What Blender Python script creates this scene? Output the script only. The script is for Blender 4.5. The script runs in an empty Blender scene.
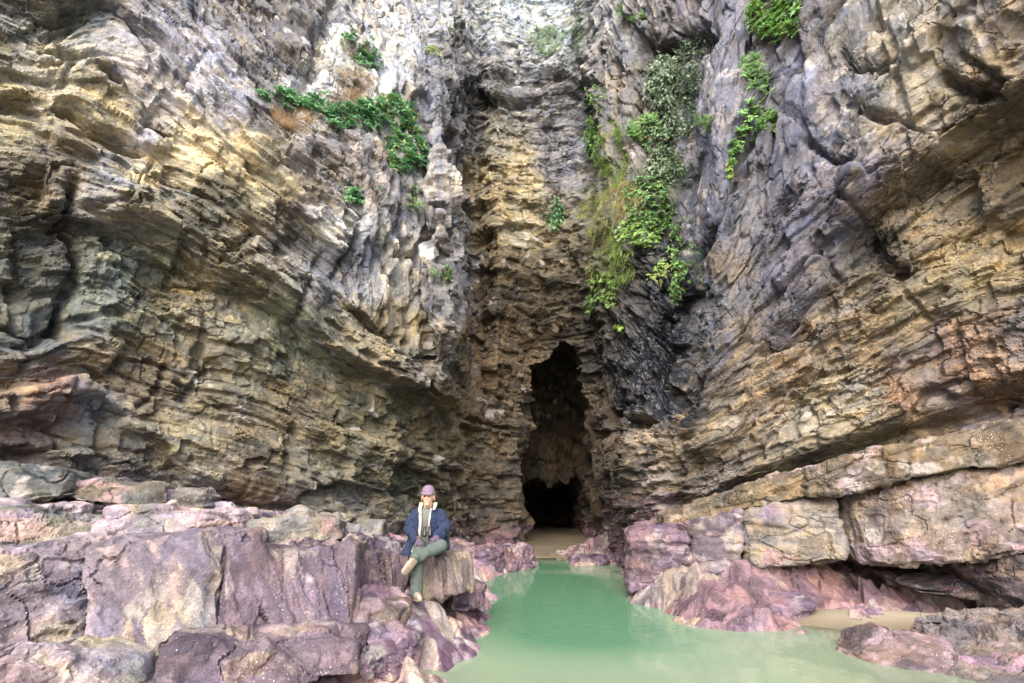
import bpy, math, random
import numpy as np
from mathutils import Vector, Matrix
rng = np.random.default_rng(7)
random.seed(7)
R = math.radians
scene = bpy.context.scene
COL = scene.collection

# ------------------------------------------------------------------ camera, sky, sun, exposure
PITCH = R(17.7)
CAM = np.array([0.0, 0.0, 1.6])
FPX = 512.0
cam_d = bpy.data.cameras.new('camera')
cam_d.lens = 18.0; cam_d.sensor_width = 36.0; cam_d.clip_start = 0.05; cam_d.clip_end = 3000
cam = bpy.data.objects.new('camera', cam_d); COL.objects.link(cam)
cam.location = CAM; cam.rotation_euler = (R(90) + PITCH, 0, 0)
scene.camera = cam

SUN_EL, SUN_AZ = R(38), R(188)           # azimuth measured clockwise from +Y (north)
world = bpy.data.worlds.new('World'); scene.world = world; world.use_nodes = True
nt = world.node_tree; nt.nodes.clear()
sky = nt.nodes.new('ShaderNodeTexSky'); sky.sky_type = 'NISHITA'; sky.sun_disc = False
sky.sun_elevation = SUN_EL; sky.sun_rotation = SUN_AZ
sky.air_density = 1.0; sky.dust_density = 6.0; sky.ozone_density = 1.0
bg = nt.nodes.new('ShaderNodeBackground'); bg.inputs[1].default_value = 0.15
wo = nt.nodes.new('ShaderNodeOutputWorld')
nt.links.new(sky.outputs[0], bg.inputs[0]); nt.links.new(bg.outputs[0], wo.inputs[0])
sun_d = bpy.data.lights.new('sun', 'SUN'); sun_d.energy = 1.5; sun_d.angle = R(50); sun_d.color = (1.0, 0.985, 0.96)
sun = bpy.data.objects.new('sun', sun_d); COL.objects.link(sun)
sdir = Vector((math.sin(SUN_AZ) * math.cos(SUN_EL), math.cos(SUN_AZ) * math.cos(SUN_EL), math.sin(SUN_EL)))
sun.rotation_euler = (-sdir).to_track_quat('-Z', 'Y').to_euler()
sun.location = (0, -5, 40)
vs = scene.view_settings
vs.view_transform = 'Standard'; vs.look = 'None'; vs.gamma = 1.0; vs.use_curve_mapping = False
vs.exposure = 1.62
scene.cycles.max_bounces = 8; scene.cycles.diffuse_bounces = 4; scene.cycles.transparent_max_bounces = 8

# ------------------------------------------------------------------ numeric helpers
CP, SP = math.cos(PITCH), math.sin(PITCH)

def ray(px, py):
    xc = (np.asarray(px, float) - 512.0) / FPX; yc = (341.5 - np.asarray(py, float)) / FPX
    return np.stack(np.broadcast_arrays(xc, CP - yc * SP, SP + yc * CP), -1)

def at(px, py, Y):
    """point on the sight line through a photo position, at world distance Y"""
    d = ray(px, py); t = np.asarray(Y, float) / d[..., 1]
    return CAM + d * t[..., None]

def on_z(px, py, z):
    d = ray(px, py); t = (z - CAM[2]) / d[..., 2]
    return CAM + d * t[..., None]

def srgb(r, g, b):
    c = np.array([r, g, b], float) / 255.0
    return np.where(c <= 0.04045, c / 12.92, ((c + 0.055) / 1.055) ** 2.4)

TN = 64
SOFT = .045                                # bevel of the joints, in parts of a block
_tab = np.random.default_rng(11).random((8, TN ** 3)).astype(np.float32)

def _idx(i):
    return ((i[..., 0] & 63) << 12) | ((i[..., 1] & 63) << 6) | (i[..., 2] & 63)

def vnoise(P, seed=0):
    P = np.asarray(P, np.float32) + np.float32(17.3 * seed + 500)
    i = np.floor(P); f = P - i; i = i.astype(np.int32)
    u = f * f * f * (f * (f * 6 - 15) + 10)
    T = _tab[seed % 8]
    X = ((i[..., 0] & 63) << 12, ((i[..., 0] + 1) & 63) << 12); Y = ((i[..., 1] & 63) << 6, ((i[..., 1] + 1) & 63) << 6); Z = (i[..., 2] & 63, (i[..., 2] + 1) & 63)
    ux, uy, uz = u[..., 0], u[..., 1], u[..., 2]
    def row(a, b_):
        k = X[a] | Y[b_]; p = T[k | Z[0]]; return p + uz * (T[k | Z[1]] - p)
    a0 = row(0, 0); a0 = a0 + uy * (row(0, 1) - a0)
    a1 = row(1, 0); a1 = a1 + uy * (row(1, 1) - a1)
    return (a0 + ux * (a1 - a0)) * 2 - 1

def fbm(P, oct=4, seed=0, gain=0.5):
    a, s, out = 1.0, 0.0, 0
    P = np.asarray(P, np.float32)
    for k in range(oct):
        out = out + a * vnoise(P * (2.03 ** k), seed + k); s += a; a *= gain
    return out / s * 1.5

def facets(Q, seed=0, jit=0.85, tilt=1.0, box=False):
    """broken planar pieces: (offset+tilted plane, closeness to a joint 0..1, piece random 0..1)"""
    Q = np.asarray(Q, np.float32) + np.float32(31.7 * seed + 300)
    b = np.floor(Q - 0.5).astype(np.int32)
    d1 = np.full(Q.shape[:-1], 9.0, np.float32); d2 = d1.copy()
    best = np.zeros(Q.shape[:-1], np.int64); rel = np.zeros_like(Q); best2 = best.copy(); rel2 = rel.copy()
    for dx in (0, 1):
        for dy in (0, 1):
            for dz in (0, 1):
                c = b + np.array([dx, dy, dz], np.int32); k = _idx(c)
                ctr = c + 0.5 + jit * (np.stack([_tab[(seed + m) % 8][k] for m in range(3)], -1) - 0.5)
                v = Q - ctr; d = np.abs(v).max(-1) ** 2 if box else np.einsum('...i,...i->...', v, v)
                new = d < d1
                sec = ~new & (d < d2)
                best2 = np.where(new, best, np.where(sec, k, best2))
                rel2 = np.where(new[..., None], rel, np.where(sec[..., None], v, rel2))
                d2 = np.where(new, d1, np.minimum(d2, d))
                d1 = np.where(new, d, d1); best = np.where(new, k, best)
                rel = np.where(new[..., None], v, rel)
    def plane(bk, rl):
        g = np.stack([_tab[(seed + 3 + m) % 8][bk] for m in range(3)], -1) * 2 - 1
        return 0.6 * (_tab[(seed + 6) % 8][bk] * 2 - 1) + tilt * 0.7 * np.einsum('...i,...i->...', g, rl)
    rnd = _tab[(seed + 7) % 8][best]
    edge = np.sqrt(d2) - np.sqrt(d1)
    crack = np.clip(1 - edge / 0.06, 0, 1)
    w = .5 + .5 * sstep(0, SOFT, edge)                     # a narrow bevel instead of a torn step
    return plane(best, rel) * w + plane(best2, rel2) * (1 - w), crack, rnd

def sstep(a, b, x):
    t = np.clip((x - a) / (b - a), 0, 1); return t * t * (3 - 2 * t)

def interp_matrix(knots, xs):
    """cubic Hermite weights on uneven knots"""
    k = np.asarray(knots, float); n = len(k); W = np.zeros((len(xs), n))
    D = np.zeros((n, n))
    for i in range(n):
        if i == 0: D[0, 0], D[0, 1] = -1 / (k[1] - k[0]), 1 / (k[1] - k[0])
        elif i == n - 1: D[i, i - 1], D[i, i] = -1 / (k[i] - k[i - 1]), 1 / (k[i] - k[i - 1])
        else:
            a, b = k[i] - k[i - 1], k[i + 1] - k[i]
            D[i, i - 1] += -b / (a * (a + b)); D[i, i + 1] += a / (b * (a + b)); D[i, i] += (b - a) / (a * b)
    for r, x in enumerate(xs):
        i = min(max(np.searchsorted(k, x) - 1, 0), n - 2); h = k[i + 1] - k[i]; t = (x - k[i]) / h
        h00 = 2 * t ** 3 - 3 * t ** 2 + 1; h10 = t ** 3 - 2 * t ** 2 + t; h01 = 1 - h00; h11 = t ** 3 - t ** 2
        W[r, i] += h00; W[r, i + 1] += h01; W[r] += h * (h10 * D[i] + h11 * D[i + 1])
    return W

def lin_matrix(knots, xs):
    k = np.asarray(knots, float); W = np.zeros((len(xs), len(k)))
    for r, x in enumerate(xs):
        i = min(max(np.searchsorted(k, x) - 1, 0), len(k) - 2); t = np.clip((x - k[i]) / (k[i + 1] - k[i]), 0, 1)
        W[r, i] += 1 - t; W[r, i + 1] += t
    return W

# ------------------------------------------------------------------ mesh helpers
def set_props(o, label=None, cat=None, group=None, kind=None):
    if label: o['label'] = label
    if cat: o['category'] = cat
    if group: o['group'] = group
    if kind: o['kind'] = kind
    return o

def link(name, me, mat=None, parent=None):
    o = bpy.data.objects.new(name, me); COL.objects.link(o)
    if mat: me.materials.append(mat)
    if parent: o.parent = parent
    return o

def empty(name, loc):
    o = bpy.data.objects.new(name, None); COL.objects.link(o); o.location = loc
    o.empty_display_size = 0.1
    return o

def mesh_np(name, V, F, attrs=None, smooth=True):
    V = np.ascontiguousarray(V, np.float32).reshape(-1, 3); F = np.ascontiguousarray(F, np.int32)
    me = bpy.data.meshes.new(name); n, k = F.shape
    me.vertices.add(len(V)); me.vertices.foreach_set('co', V.ravel())
    me.loops.add(n * k); me.loops.foreach_set('vertex_index', F.ravel())
    me.polygons.add(n)
    me.polygons.foreach_set('loop_start', np.arange(0, n * k, k, dtype=np.int32))
    me.polygons.foreach_set('use_smooth', np.full(n, smooth, bool))
    for an, arr in (attrs or {}).items():
        arr = np.asarray(arr, np.float32)
        if arr.ndim > 1 and arr.shape[-1] == 3:
            a = me.attributes.new(an, 'FLOAT_COLOR', 'POINT')
            c = np.ones((len(V), 4), np.float32); c[:, :3] = arr.reshape(-1, 3); a.data.foreach_set('color', c.ravel())
        else:
            a = me.attributes.new(an, 'FLOAT', 'POINT'); a.data.foreach_set('value', arr.ravel())
    me.update(calc_edges=True)
    return me

def grid_faces(ny, nx, keep=None, flip=False):
    i = np.arange(ny * nx).reshape(ny, nx)
    q = np.stack([i[:-1, :-1], i[:-1, 1:], i[1:, 1:], i[1:, :-1]], -1)
    if flip: q = q[..., ::-1]
    q = q.reshape(-1, 4)
    return q if keep is None else q[keep.ravel()]

def compact(V, F, attrs):
    u, inv = np.unique(F, return_inverse=True)
    return V.reshape(-1, 3)[u], inv.reshape(F.shape), {k: (a.reshape(-1, 3) if a.ndim > 1 and a.shape[-1] == 3 else a.ravel())[u] for k, a in attrs.items()}

def grid_normals(V):
    du = np.gradient(V, axis=1); dv = np.gradient(V, axis=0)
    n = np.cross(du, dv); n /= np.linalg.norm(n, axis=-1, keepdims=True) + 1e-9
    return n

def vert_normals(V, F):
    n = np.zeros_like(V); a = V[F[:, 2]] - V[F[:, 0]]; b = V[F[:, 3 % F.shape[1]]] - V[F[:, 1]]
    fn = np.cross(a, b)
    for k in range(F.shape[1]): np.add.at(n, F[:, k], fn)
    return n / (np.linalg.norm(n, axis=1, keepdims=True) + 1e-12)

# ------------------------------------------------------------------ materials
def new_mat(name):
    m = bpy.data.materials.new(name); m.use_nodes = True; t = m.node_tree; t.nodes.clear()
    out = t.nodes.new('ShaderNodeOutputMaterial'); b = t.nodes.new('ShaderNodeBsdfPrincipled')
    t.links.new(b.outputs[0], out.inputs[0])
    return m, t, b

def math_node(t, op, a, b=None, clamp=False):
    n = t.nodes.new('ShaderNodeMath'); n.operation = op; n.use_clamp = clamp
    for k, v in enumerate((a, b)):
        if v is None: continue
        if isinstance(v, (int, float)): n.inputs[k].default_value = v
        else: t.links.new(v, n.inputs[k])
    return n.outputs[0]

def noise_node(t, co, scale, detail=4, rough=0.6):
    n = t.nodes.new('ShaderNodeTexNoise'); n.inputs['Scale'].default_value = scale
    n.inputs['Detail'].default_value = detail; n.inputs['Roughness'].default_value = rough
    t.links.new(co, n.inputs['Vector']); return n.outputs['Fac']

def ramp(t, f, a, b, lo=0.0, hi=1.0):
    n = t.nodes.new('ShaderNodeMapRange'); n.inputs['From Min'].default_value = a; n.inputs['From Max'].default_value = b
    n.inputs['To Min'].default_value = lo; n.inputs['To Max'].default_value = hi
    t.links.new(f, n.inputs['Value']); return n.outputs['Result']

def attr(t, name):
    n = t.nodes.new('ShaderNodeAttribute'); n.attribute_name = name; return n

def mix_col(t, f, a, b, mode='MIX'):
    n = t.nodes.new('ShaderNodeMix'); n.data_type = 'RGBA'; n.blend_type = mode
    if isinstance(f, (int, float)): n.inputs[0].default_value = f
    else: t.links.new(f, n.inputs[0])
    for k, v in ((6, a), (7, b)):
        if isinstance(v, tuple): n.inputs[k].default_value = (*v, 1)
        else: t.links.new(v, n.inputs[k])
    return n.outputs[2]

def rock_material(name, barn=False):
    m, t, b = new_mat(name)
    co = t.nodes.new('ShaderNodeTexCoord').outputs['Object']
    col = attr(t, 'Col').outputs['Color']
    n1 = noise_node(t, co, 9, 6, 0.7); n2 = noise_node(t, co, 45, 5, 0.7); n3 = noise_node(t, co, 2.5, 4, 0.6)
    f = math_node(t, 'MULTIPLY', ramp(t, n1, 0.3, 0.7, 0.68, 1.32), ramp(t, n2, 0.3, 0.7, 0.6, 1.4))
    vm = t.nodes.new('ShaderNodeVectorMath'); vm.operation = 'SCALE'; t.links.new(col, vm.inputs[0]); t.links.new(f, vm.inputs['Scale'])
    c = mix_col(t, ramp(t, n3, 0.35, 0.7, 0.0, 0.35), vm.outputs[0], mix_col(t, 1.0, vm.outputs[0], (1.05, 1.0, 0.9), 'MULTIPLY'))
    h = math_node(t, 'ADD', math_node(t, 'MULTIPLY', n1, 1.0), math_node(t, 'MULTIPLY', n2, 0.45))
    if barn:
        v = t.nodes.new('ShaderNodeTexVoronoi'); v.inputs['Scale'].default_value = 48; t.links.new(co, v.inputs['Vector'])
        dens = noise_node(t, co, 1.3, 4, 0.65)
        thr = ramp(t, dens, 0.36, 0.66, 0.0, 0.30)
        thr = math_node(t, 'MULTIPLY', thr, attr(t, 'barn').outputs['Fac'])
        sx = t.nodes.new('ShaderNodeSeparateColor'); t.links.new(v.outputs['Color'], sx.inputs[0])
        thr = math_node(t, 'MULTIPLY', thr, ramp(t, sx.outputs[1], 0, 1, .45, 1.35))
        spot = math_node(t, 'LESS_THAN', v.outputs['Distance'], thr)
        spot = math_node(t, 'MULTIPLY', spot, math_node(t, 'GREATER_THAN', sx.outputs[0], 0.45))
        c = mix_col(t, spot, c, (0.52, 0.47, 0.46))
        h = math_node(t, 'ADD', h, math_node(t, 'MULTIPLY', spot, 0.35))
    t.links.new(c, b.inputs['Base Color'])
    wet = attr(t, 'wet').outputs['Fac']
    r = math_node(t, 'ADD', ramp(t, wet, 0, 1, 0.82, 0.24), ramp(t, n2, 0.3, 0.7, -0.1, 0.1))
    t.links.new(r, b.inputs['Roughness'])
    t.links.new(ramp(t, wet, 0, 1, .4, .24), b.inputs['Specular IOR Level'])
    bp = t.nodes.new('ShaderNodeBump'); t.links.new(ramp(t, wet, 0, 1, .85, .3), bp.inputs['Strength']); bp.inputs['Distance'].default_value = 0.045 if barn else 0.035
    t.links.new(h, bp.inputs['Height']); t.links.new(bp.outputs[0], b.inputs['Normal'])
    return m

M_ROCK = rock_material('cliff_rock')
M_SHORE = rock_material('shore_rock', True)

def plain_mat(name, rgb, rough=0.8, var=0.2, scale=30, bump=0.0, rand=0.0):
    m, t, b = new_mat(name)
    co = t.nodes.new('ShaderNodeTexCoord').outputs['Object']
    n = noise_node(t, co, scale, 4, 0.6)
    c = mix_col(t, ramp(t, n, 0.3, 0.7), tuple(x * (1 - var) for x in rgb), tuple(min(1, x * (1 + var)) for x in rgb))
    t.links.new(c, b.inputs['Base Color']); b.inputs['Roughness'].default_value = rough
    if bump:
        bp = t.nodes.new('ShaderNodeBump'); bp.inputs['Distance'].default_value = bump
        t.links.new(n, bp.inputs['Height']); t.links.new(bp.outputs[0], b.inputs['Normal'])
    return m

def leaf_material():
    m, t, b = new_mat('leaf')
    c = attr(t, 'Col').outputs['Color']
    t.links.new(c, b.inputs['Base Color']); b.inputs['Roughness'].default_value = 0.45
    b.inputs['Specular IOR Level'].default_value = 0.4
    tr = t.nodes.new('ShaderNodeBsdfTranslucent'); t.links.new(c, tr.inputs[0])
    mx = t.nodes.new('ShaderNodeMixShader'); mx.inputs[0].default_value = 0.3
    out = [n for n in t.nodes if n.type == 'OUTPUT_MATERIAL'][0]
    t.links.new(b.outputs[0], mx.inputs[1]); t.links.new(tr.outputs[0], mx.inputs[2]); t.links.new(mx.outputs[0], out.inputs[0])
    return m
M_LEAF = leaf_material()
M_STEM = plain_mat('stem_bark', (0.12, 0.085, 0.05), 0.9, 0.3, 40)

# ------------------------------------------------------------------ the cliffs: one ravine wall, left - head - right
KX = [-380, -150, 0, 130, 260, 360, 425, 453, 460, 500, 545, 590, 612, 645, 680, 700, 760, 850, 940, 1024, 1180, 1420]
KY = [715, 560, 500, 420, 340, 260, 180, 100, 0, -150]
DEPTH = np.array([
 # -380 -150   0   130  260  360   425   450   462   500   545   590   612   645   680   700   760   850  940 1024 1180 1420
 [3.8, 5.4, 6.9, 8.3, 9.9, 11.6, 13.8, 15.5, 17.6, 18.2, 18.4, 18.4, 17.6, 13.6, 11.9, 11.5, 10.7, 9.9, 9.3, 8.5, 6.6, 4.4],
 [3.8, 5.4, 6.8, 8.2, 9.8, 11.5, 13.6, 15.3, 17.4, 18.0, 18.2, 18.2, 17.4, 13.5, 11.9, 11.5, 10.7, 9.9, 9.3, 8.5, 6.6, 4.4],
 [3.8, 5.3, 6.7, 8.1, 9.7, 11.3, 13.3, 15.0, 17.1, 17.8, 18.0, 18.0, 17.2, 13.4, 11.9, 11.4, 10.6, 9.8, 9.2, 8.4, 6.5, 4.3],
 [3.8, 5.3, 6.6, 8.0, 9.5, 11.0, 12.9, 14.5, 16.8, 17.6, 17.9, 17.8, 17.0, 13.9, 12.4, 11.6, 10.7, 9.8, 9.1, 8.3, 6.5, 4.3],
 [3.8, 5.2, 6.5, 7.8, 9.2, 10.6, 12.3, 13.8, 16.4, 17.3, 17.6, 17.5, 16.6, 15.0, 14.3, 12.6, 11.1, 9.9, 9.1, 8.2, 6.4, 4.2],
 [3.7, 5.1, 6.4, 7.6, 8.9, 10.3, 12.0, 13.4, 16.2, 17.0, 17.4, 17.0, 16.2, 15.2, 14.6, 12.7, 11.3, 9.9, 8.9, 8.0, 6.3, 4.1],
 [3.7, 5.0, 6.3, 7.5, 8.7, 10.3, 12.2, 13.6, 16.4, 17.4, 17.8, 17.2, 16.2, 15.6, 15.0, 12.8, 11.3, 9.8, 8.8, 7.8, 6.1, 4.0],
 [3.6, 4.9, 6.3, 7.5, 8.9, 10.8, 12.9, 14.6, 17.0, 18.2, 18.8, 17.8, 16.6, 15.8, 15.2, 13.0, 11.4, 9.7, 8.6, 7.5, 5.9, 3.9],
 [3.5, 4.9, 6.4, 7.7, 9.6, 11.7, 14.0, 16.2, 18.4, 20.0, 20.8, 19.0, 17.2, 15.4, 14.2, 12.9, 11.4, 9.7, 8.4, 7.1, 5.5, 3.7],
 [3.4, 4.9, 6.8, 8.4, 10.6, 13.0, 15.6, 18.0, 20.0, 22.0, 22.5, 20.5, 18.2, 15.6, 14.2, 13.0, 11.4, 9.6, 8.2, 6.8, 5.2, 3.5]])

DEPTH[4:9, 7] -= .4; DEPTH[4:9, 6] -= .15; DEPTH[:4, 7] += .5; DEPTH[:4, 8] -= .6; DEPTH[5:, 9:11] += 1.0; DEPTH[5:, 8] += .2; DEPTH[:5, 9:11] += .5; DEPTH[5:, 11] += .7; DEPTH[:5, 11] += .5; DEPTH[:, 12] += .2
STEP = 1.0
_tx = np.arange(-230, 1262, 1.0); _ty = np.arange(-10, 600, 40.0)
_T = interp_matrix(KY[::-1], _ty) @ DEPTH[::-1] @ interp_matrix(KX, _tx).T
_G = at(*np.meshgrid(_tx, _ty), _T)
_arc = np.percentile(np.linalg.norm(np.gradient(_G, axis=1), axis=-1), 75, axis=0)
_den = np.maximum(np.where((_tx > -12) & (_tx < 1036), 1.0 / STEP, .17), np.where((_tx > -12) & (_tx < 1036), _arc / .034, 0))
_cum = np.r_[0, np.cumsum((_den[1:] + _den[:-1]) / 2)]
pxs = np.interp(np.linspace(0, _cum[-1], int(_cum[-1])), _cum, _tx)
pys = np.concatenate([np.arange(714, -8, -STEP), np.linspace(-14, -110, 18)])
DG = interp_matrix(KY, pys)[:, :] if False else None
KYd = list(reversed(KY)); Dd = DEPTH[::-1]
YW = interp_matrix(KYd, pys) @ Dd @ interp_matrix(KX, pxs).T
GX, GY = np.meshgrid(pxs, pys)
B = at(GX, GY, YW)                                     # smooth base surface
NB = grid_normals(B)
flipn = np.einsum('...i,...i->...', NB, CAM - B) < 0
NB[flipn] *= -1

# --- bedding field traced along the visible beds
def rbf(lines, scale):
    pts, val = [], []
    for s, pl in lines:
        for p in pl: pts.append(p); val.append(s)
    pts = np.array(pts, float) / 300; val = np.array(val, float) * scale
    n = len(pts); K = np.linalg.norm(pts[:, None] - pts[None], axis=-1)
    A = np.zeros((n + 3, n + 3)); A[:n, :n] = K - 0.02 * np.eye(n); A[:n, n:] = np.c_[np.ones(n), pts]; A[n:, :n] = A[:n, n:].T
    w = np.linalg.solve(A, np.r_[val, 0, 0, 0])
    cx = np.linspace(-380, 1420, 121); cy = np.linspace(-150, 715, 75)
    g = np.stack(np.meshgrid(cx, cy), -1) / 300
    S = np.linalg.norm(g[:, :, None] - pts[None, None], axis=-1) @ w[:n] + w[n] + g @ w[n + 1:]
    return lin_matrix(cy, pys) @ S @ lin_matrix(cx, pxs).T

LEFT = [(-1, [(0, 600), (150, 610), (330, 615), (420, 620)]),
        (0, [(-150, 440), (0, 452), (60, 470), (130, 478), (190, 490), (240, 508), (330, 520), (420, 530)]),
        (1.0, [(0, 392), (65, 378), (113, 401), (157, 413), (200, 425), (256, 435), (330, 465), (420, 480)]),
        (1.8, [(0, 352), (33, 350), (73, 331), (123, 348), (160, 365), (197, 378), (256, 388), (316, 421), (340, 431), (373, 446), (420, 450)]),
        (3.2, [(-150, 210), (0, 214), (75, 215), (130, 225), (173, 245), (193, 268), (233, 283), (256, 291), (289, 311), (339, 355), (383, 378), (423, 391)]),
        (5.0, [(-150, 80), (0, 100), (67, 107), (93, 130), (127, 143), (160, 165), (200, 173), (240, 205), (300, 250), (360, 300), (420, 330)]),
        (6.6, [(-150, 0), (0, 20), (45, 50), (90, 25), (117, 20), (160, 47), (187, 83), (230, 120), (290, 170), (360, 230), (430, 270)]),
        (8.6, [(0, -90), (113, -60), (190, 0), (240, 60), (300, 110), (380, 160), (440, 200)]),
        (11., [(200, -150), (300, -60), (340, 0), (400, 60), (460, 120)])]
RIGHT = [(-.6, [(640, 640), (760, 640), (1024, 640)]),
         (.5, [(640, 585), (768, 570), (811, 568), (850, 558), (900, 563), (1024, 552), (1180, 545)]),
         (1.6, [(640, 527), (690, 520), (768, 499), (828, 493), (864, 495), (910, 490), (967, 479), (1024, 461), (1180, 440)]),
         (2.4, [(640, 505), (690, 503), (720, 492), (768, 475), (811, 455), (878, 435), (928, 415), (968, 405), (1024, 393), (1180, 350)]),
         (3.6, [(640, 470), (700, 450), (768, 405), (801, 393), (848, 371), (901, 348), (935, 331), (981, 308), (1024, 298), (1180, 240)]),
         (4.6, [(635, 425), (692, 420), (712, 401), (739, 388), (768, 368), (811, 341), (868, 308), (918, 285), (975, 258), (1024, 231), (1180, 150)]),
         (6.0, [(690, 395), (740, 340), (800, 268), (858, 223), (895, 193), (941, 160), (975, 140), (1024, 110), (1180, 20)]),
         (8.0, [(690, 270), (735, 170), (768, 100), (800, 55), (845, 0), (900, -80)]),
         (9.2, [(680, 120), (720, 40), (760, -30), (800, -100)]),
         (7.2, [(790, 190), (850, 110), (930, 60), (1024, -10), (1180, -110)])]
SL = rbf(LEFT, 1.3); SR = rbf(RIGHT, 1.25); SB = B[..., 2] * 1.0
wob = fbm(B / 2.0, 3, 3)
edgeL = GX + 10 * wob; edgeR = GX + 10 * wob
S = np.where(edgeL < 462, SL, SB)
S = np.where((edgeR > 672) | ((edgeR > 628) & (GY > 418)), SR, S)

# upright slabs in the grey corner of the left cliff and beside the wet slate
UP = sstep(335, 385, GX + 22 * wob) * (GX < 462) * (1 - sstep(300, 400, GY + 20 * wob - .35 * (GX - 400)))
S = np.where(UP > .5, .42 * B[..., 0] + .91 * B[..., 1] + .12 * B[..., 2], S)
S = np.where((GX > 604) & (edgeR <= 672) & (GY < 430), .75 * B[..., 0] - .6 * B[..., 1] + np.where(GY > 255, .75, .15) * B[..., 2], S)

VERT = ((UP > .5) | ((GX > 604) & (edgeR <= 672) & (GY < 430))).astype(float)
def upright(P, m):
    Q = P.copy(); Q[..., 0] = np.where(m > .5, .62 * P[..., 2], P[..., 0]); return Q

def poly_dist(pl, X, Y):
    d = np.full(X.shape, 1e9)
    for (x0, y0), (x1, y1) in zip(pl[:-1], pl[1:]):
        vx, vy = x1 - x0, y1 - y0; L = vx * vx + vy * vy + 1e-9
        t = np.clip(((X - x0) * vx + (Y - y0) * vy) / L, 0, 1)
        d = np.minimum(d, np.hypot(X - x0 - t * vx, Y - y0 - t * vy))
    return d

def inside(poly, X, Y):
    c = np.zeros(np.shape(X), bool); n = len(poly)
    for i in range(n):
        x0, y0 = poly[i]; x1, y1 = poly[(i + 1) % n]
        if y0 == y1: continue
        hit = ((y0 > Y) != (y1 > Y)) & (X < (x1 - x0) * (Y - y0) / (y1 - y0) + x0)
        c ^= hit
    return c

def band(x, a, b, w=25):
    return sstep(a - w, a + w, x) * (1 - sstep(b - w, b + w, x))

CR, SR_ = math.cos(.45), math.sin(.45)
def beds(s, seed, w):
    s2 = s + 0.05 * w
    lo, hi = -60.0, 60.0
    r = np.random.default_rng(100 + seed); bnd = [lo]
    while bnd[-1] < hi: bnd.append(bnd[-1] + r.choice([0.14, 0.3, 0.5, 0.75, 1.1]) * r.uniform(0.8, 1.25))
    bnd = np.array(bnd); li = np.clip(np.searchsorted(bnd, s2) - 1, 0, len(bnd) - 2)
    gap = np.minimum(s2 - bnd[li], bnd[li + 1] - s2)
    return gap, r.uniform(-1, 1, len(bnd))[li], r.uniform(0, 1, len(bnd))[li]

def frame_q(P, s, w=0, k=0.0):
    x = CR * P[..., 0] + SR_ * P[..., 1]; y = -SR_ * P[..., 0] + CR * P[..., 1]
    return np.stack([x + k * w, y - k * w, s], -1).astype(np.float32)

def relief_big(P, s, rough, seed=0, lay=1.0, dj=1.0):
    P = P.astype(np.float32); s = s.astype(np.float32)
    w = fbm(P / 0.9, 2, seed + 1); Q = frame_q(P, s, w, .04)
    d0, c0, r0 = facets(Q / np.array([2.9, 2.9, 1.9]), seed + 1, .8, 1.0, True)
    d1, c1, r1 = facets(Q / np.array([1.25, 1.25, 0.8]), seed, .85, 1.0, True)
    d2, c2, r2 = facets(Q / np.array([0.55, 0.55, 0.36]), seed + 2, .85, 1.0, True)
    amp = 0.35 + 0.9 * sstep(-0.5, 0.6, fbm(P / 1.8, 2, seed + 5))
    gap, loff, lcol = beds(s, seed, w)
    d = dj * (.26 * d0 + .26 * d1) + rough * amp * .16 * d2 - (.25 + .75 * dj) * (.20 * c0 * (r0 > .5) + .16 * c1 * (r1 > .7)) - .10 * rough * amp * c2 * (r2 > .8)
    d += lay * rough * (.35 + .65 * amp) * (.14 * loff * sstep(0, .05, gap) - .11 * (1 - sstep(0, .045, gap)))
    return d + 0.05 * fbm(P / 1.3, 2, seed + 4)

def relief_small(P, s, rough, seed=0, lamk=1.0):
    P = P.astype(np.float32); s = s.astype(np.float32)
    w = fbm(P / 0.9, 2, seed + 1); Q = frame_q(P, s, w, .04)
    _, _, r2 = facets(Q / np.array([0.55, 0.55, 0.36]), seed + 2, .85, 1.0, True)
    d3, c3, r3 = facets(Q / np.array([0.30, 0.30, 0.15]), seed + 4, .85, 1.0, True)
    d4, c4, r4 = facets(Q / np.array([0.12, 0.12, 0.07]), seed + 5, .85, 1.0, True)
    _, _, lcol = beds(s, seed, w)
    amp = 0.34 + .80 * sstep(-0.1, 0.7, fbm(P / 1.5, 2, seed + 5))
    d5, c5, r5 = facets(Q / np.array([0.72, 0.72, 0.48]) + .37, seed + 3, .85, 1.25, True)
    lam = vnoise(np.stack([s / .055, P[..., 0] / 1.5, P[..., 1] / 1.5], -1), seed + 3) * sstep(-.3, .4, fbm(P / 1.1 + 20, 2, seed + 2))
    d = .10 * d5 - .06 * c5 * (r5 > .75) + rough * (amp * (.060 * d3 + .030 * d4 - .03 * c3 * (r3 > .8)) + .018 * lamk * lam) + .005 * fbm(P / .07, 2, seed + 2)
    return d, (r2, r3, r4, lcol, w)

def remesh(name, V, F, voxel):
    me = mesh_np(name + '_raw', V, F); o = link(name + '_raw', me)
    md = o.modifiers.new('r', 'REMESH'); md.mode = 'VOXEL'; md.voxel_size = voxel; md.adaptivity = 0
    m2 = bpy.data.meshes.new_from_object(o.evaluated_get(bpy.context.evaluated_depsgraph_get()))
    v = np.empty(len(m2.vertices) * 3, np.float32); m2.vertices.foreach_get('co', v)
    f = np.empty(len(m2.polygons) * 4, np.int32); assert len(m2.loops) == len(f); m2.loops.foreach_get('vertex_index', f)
    bpy.data.objects.remove(o); bpy.data.meshes.remove(me); bpy.data.meshes.remove(m2)
    return v.reshape(-1, 3), f.reshape(-1, 4)

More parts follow.
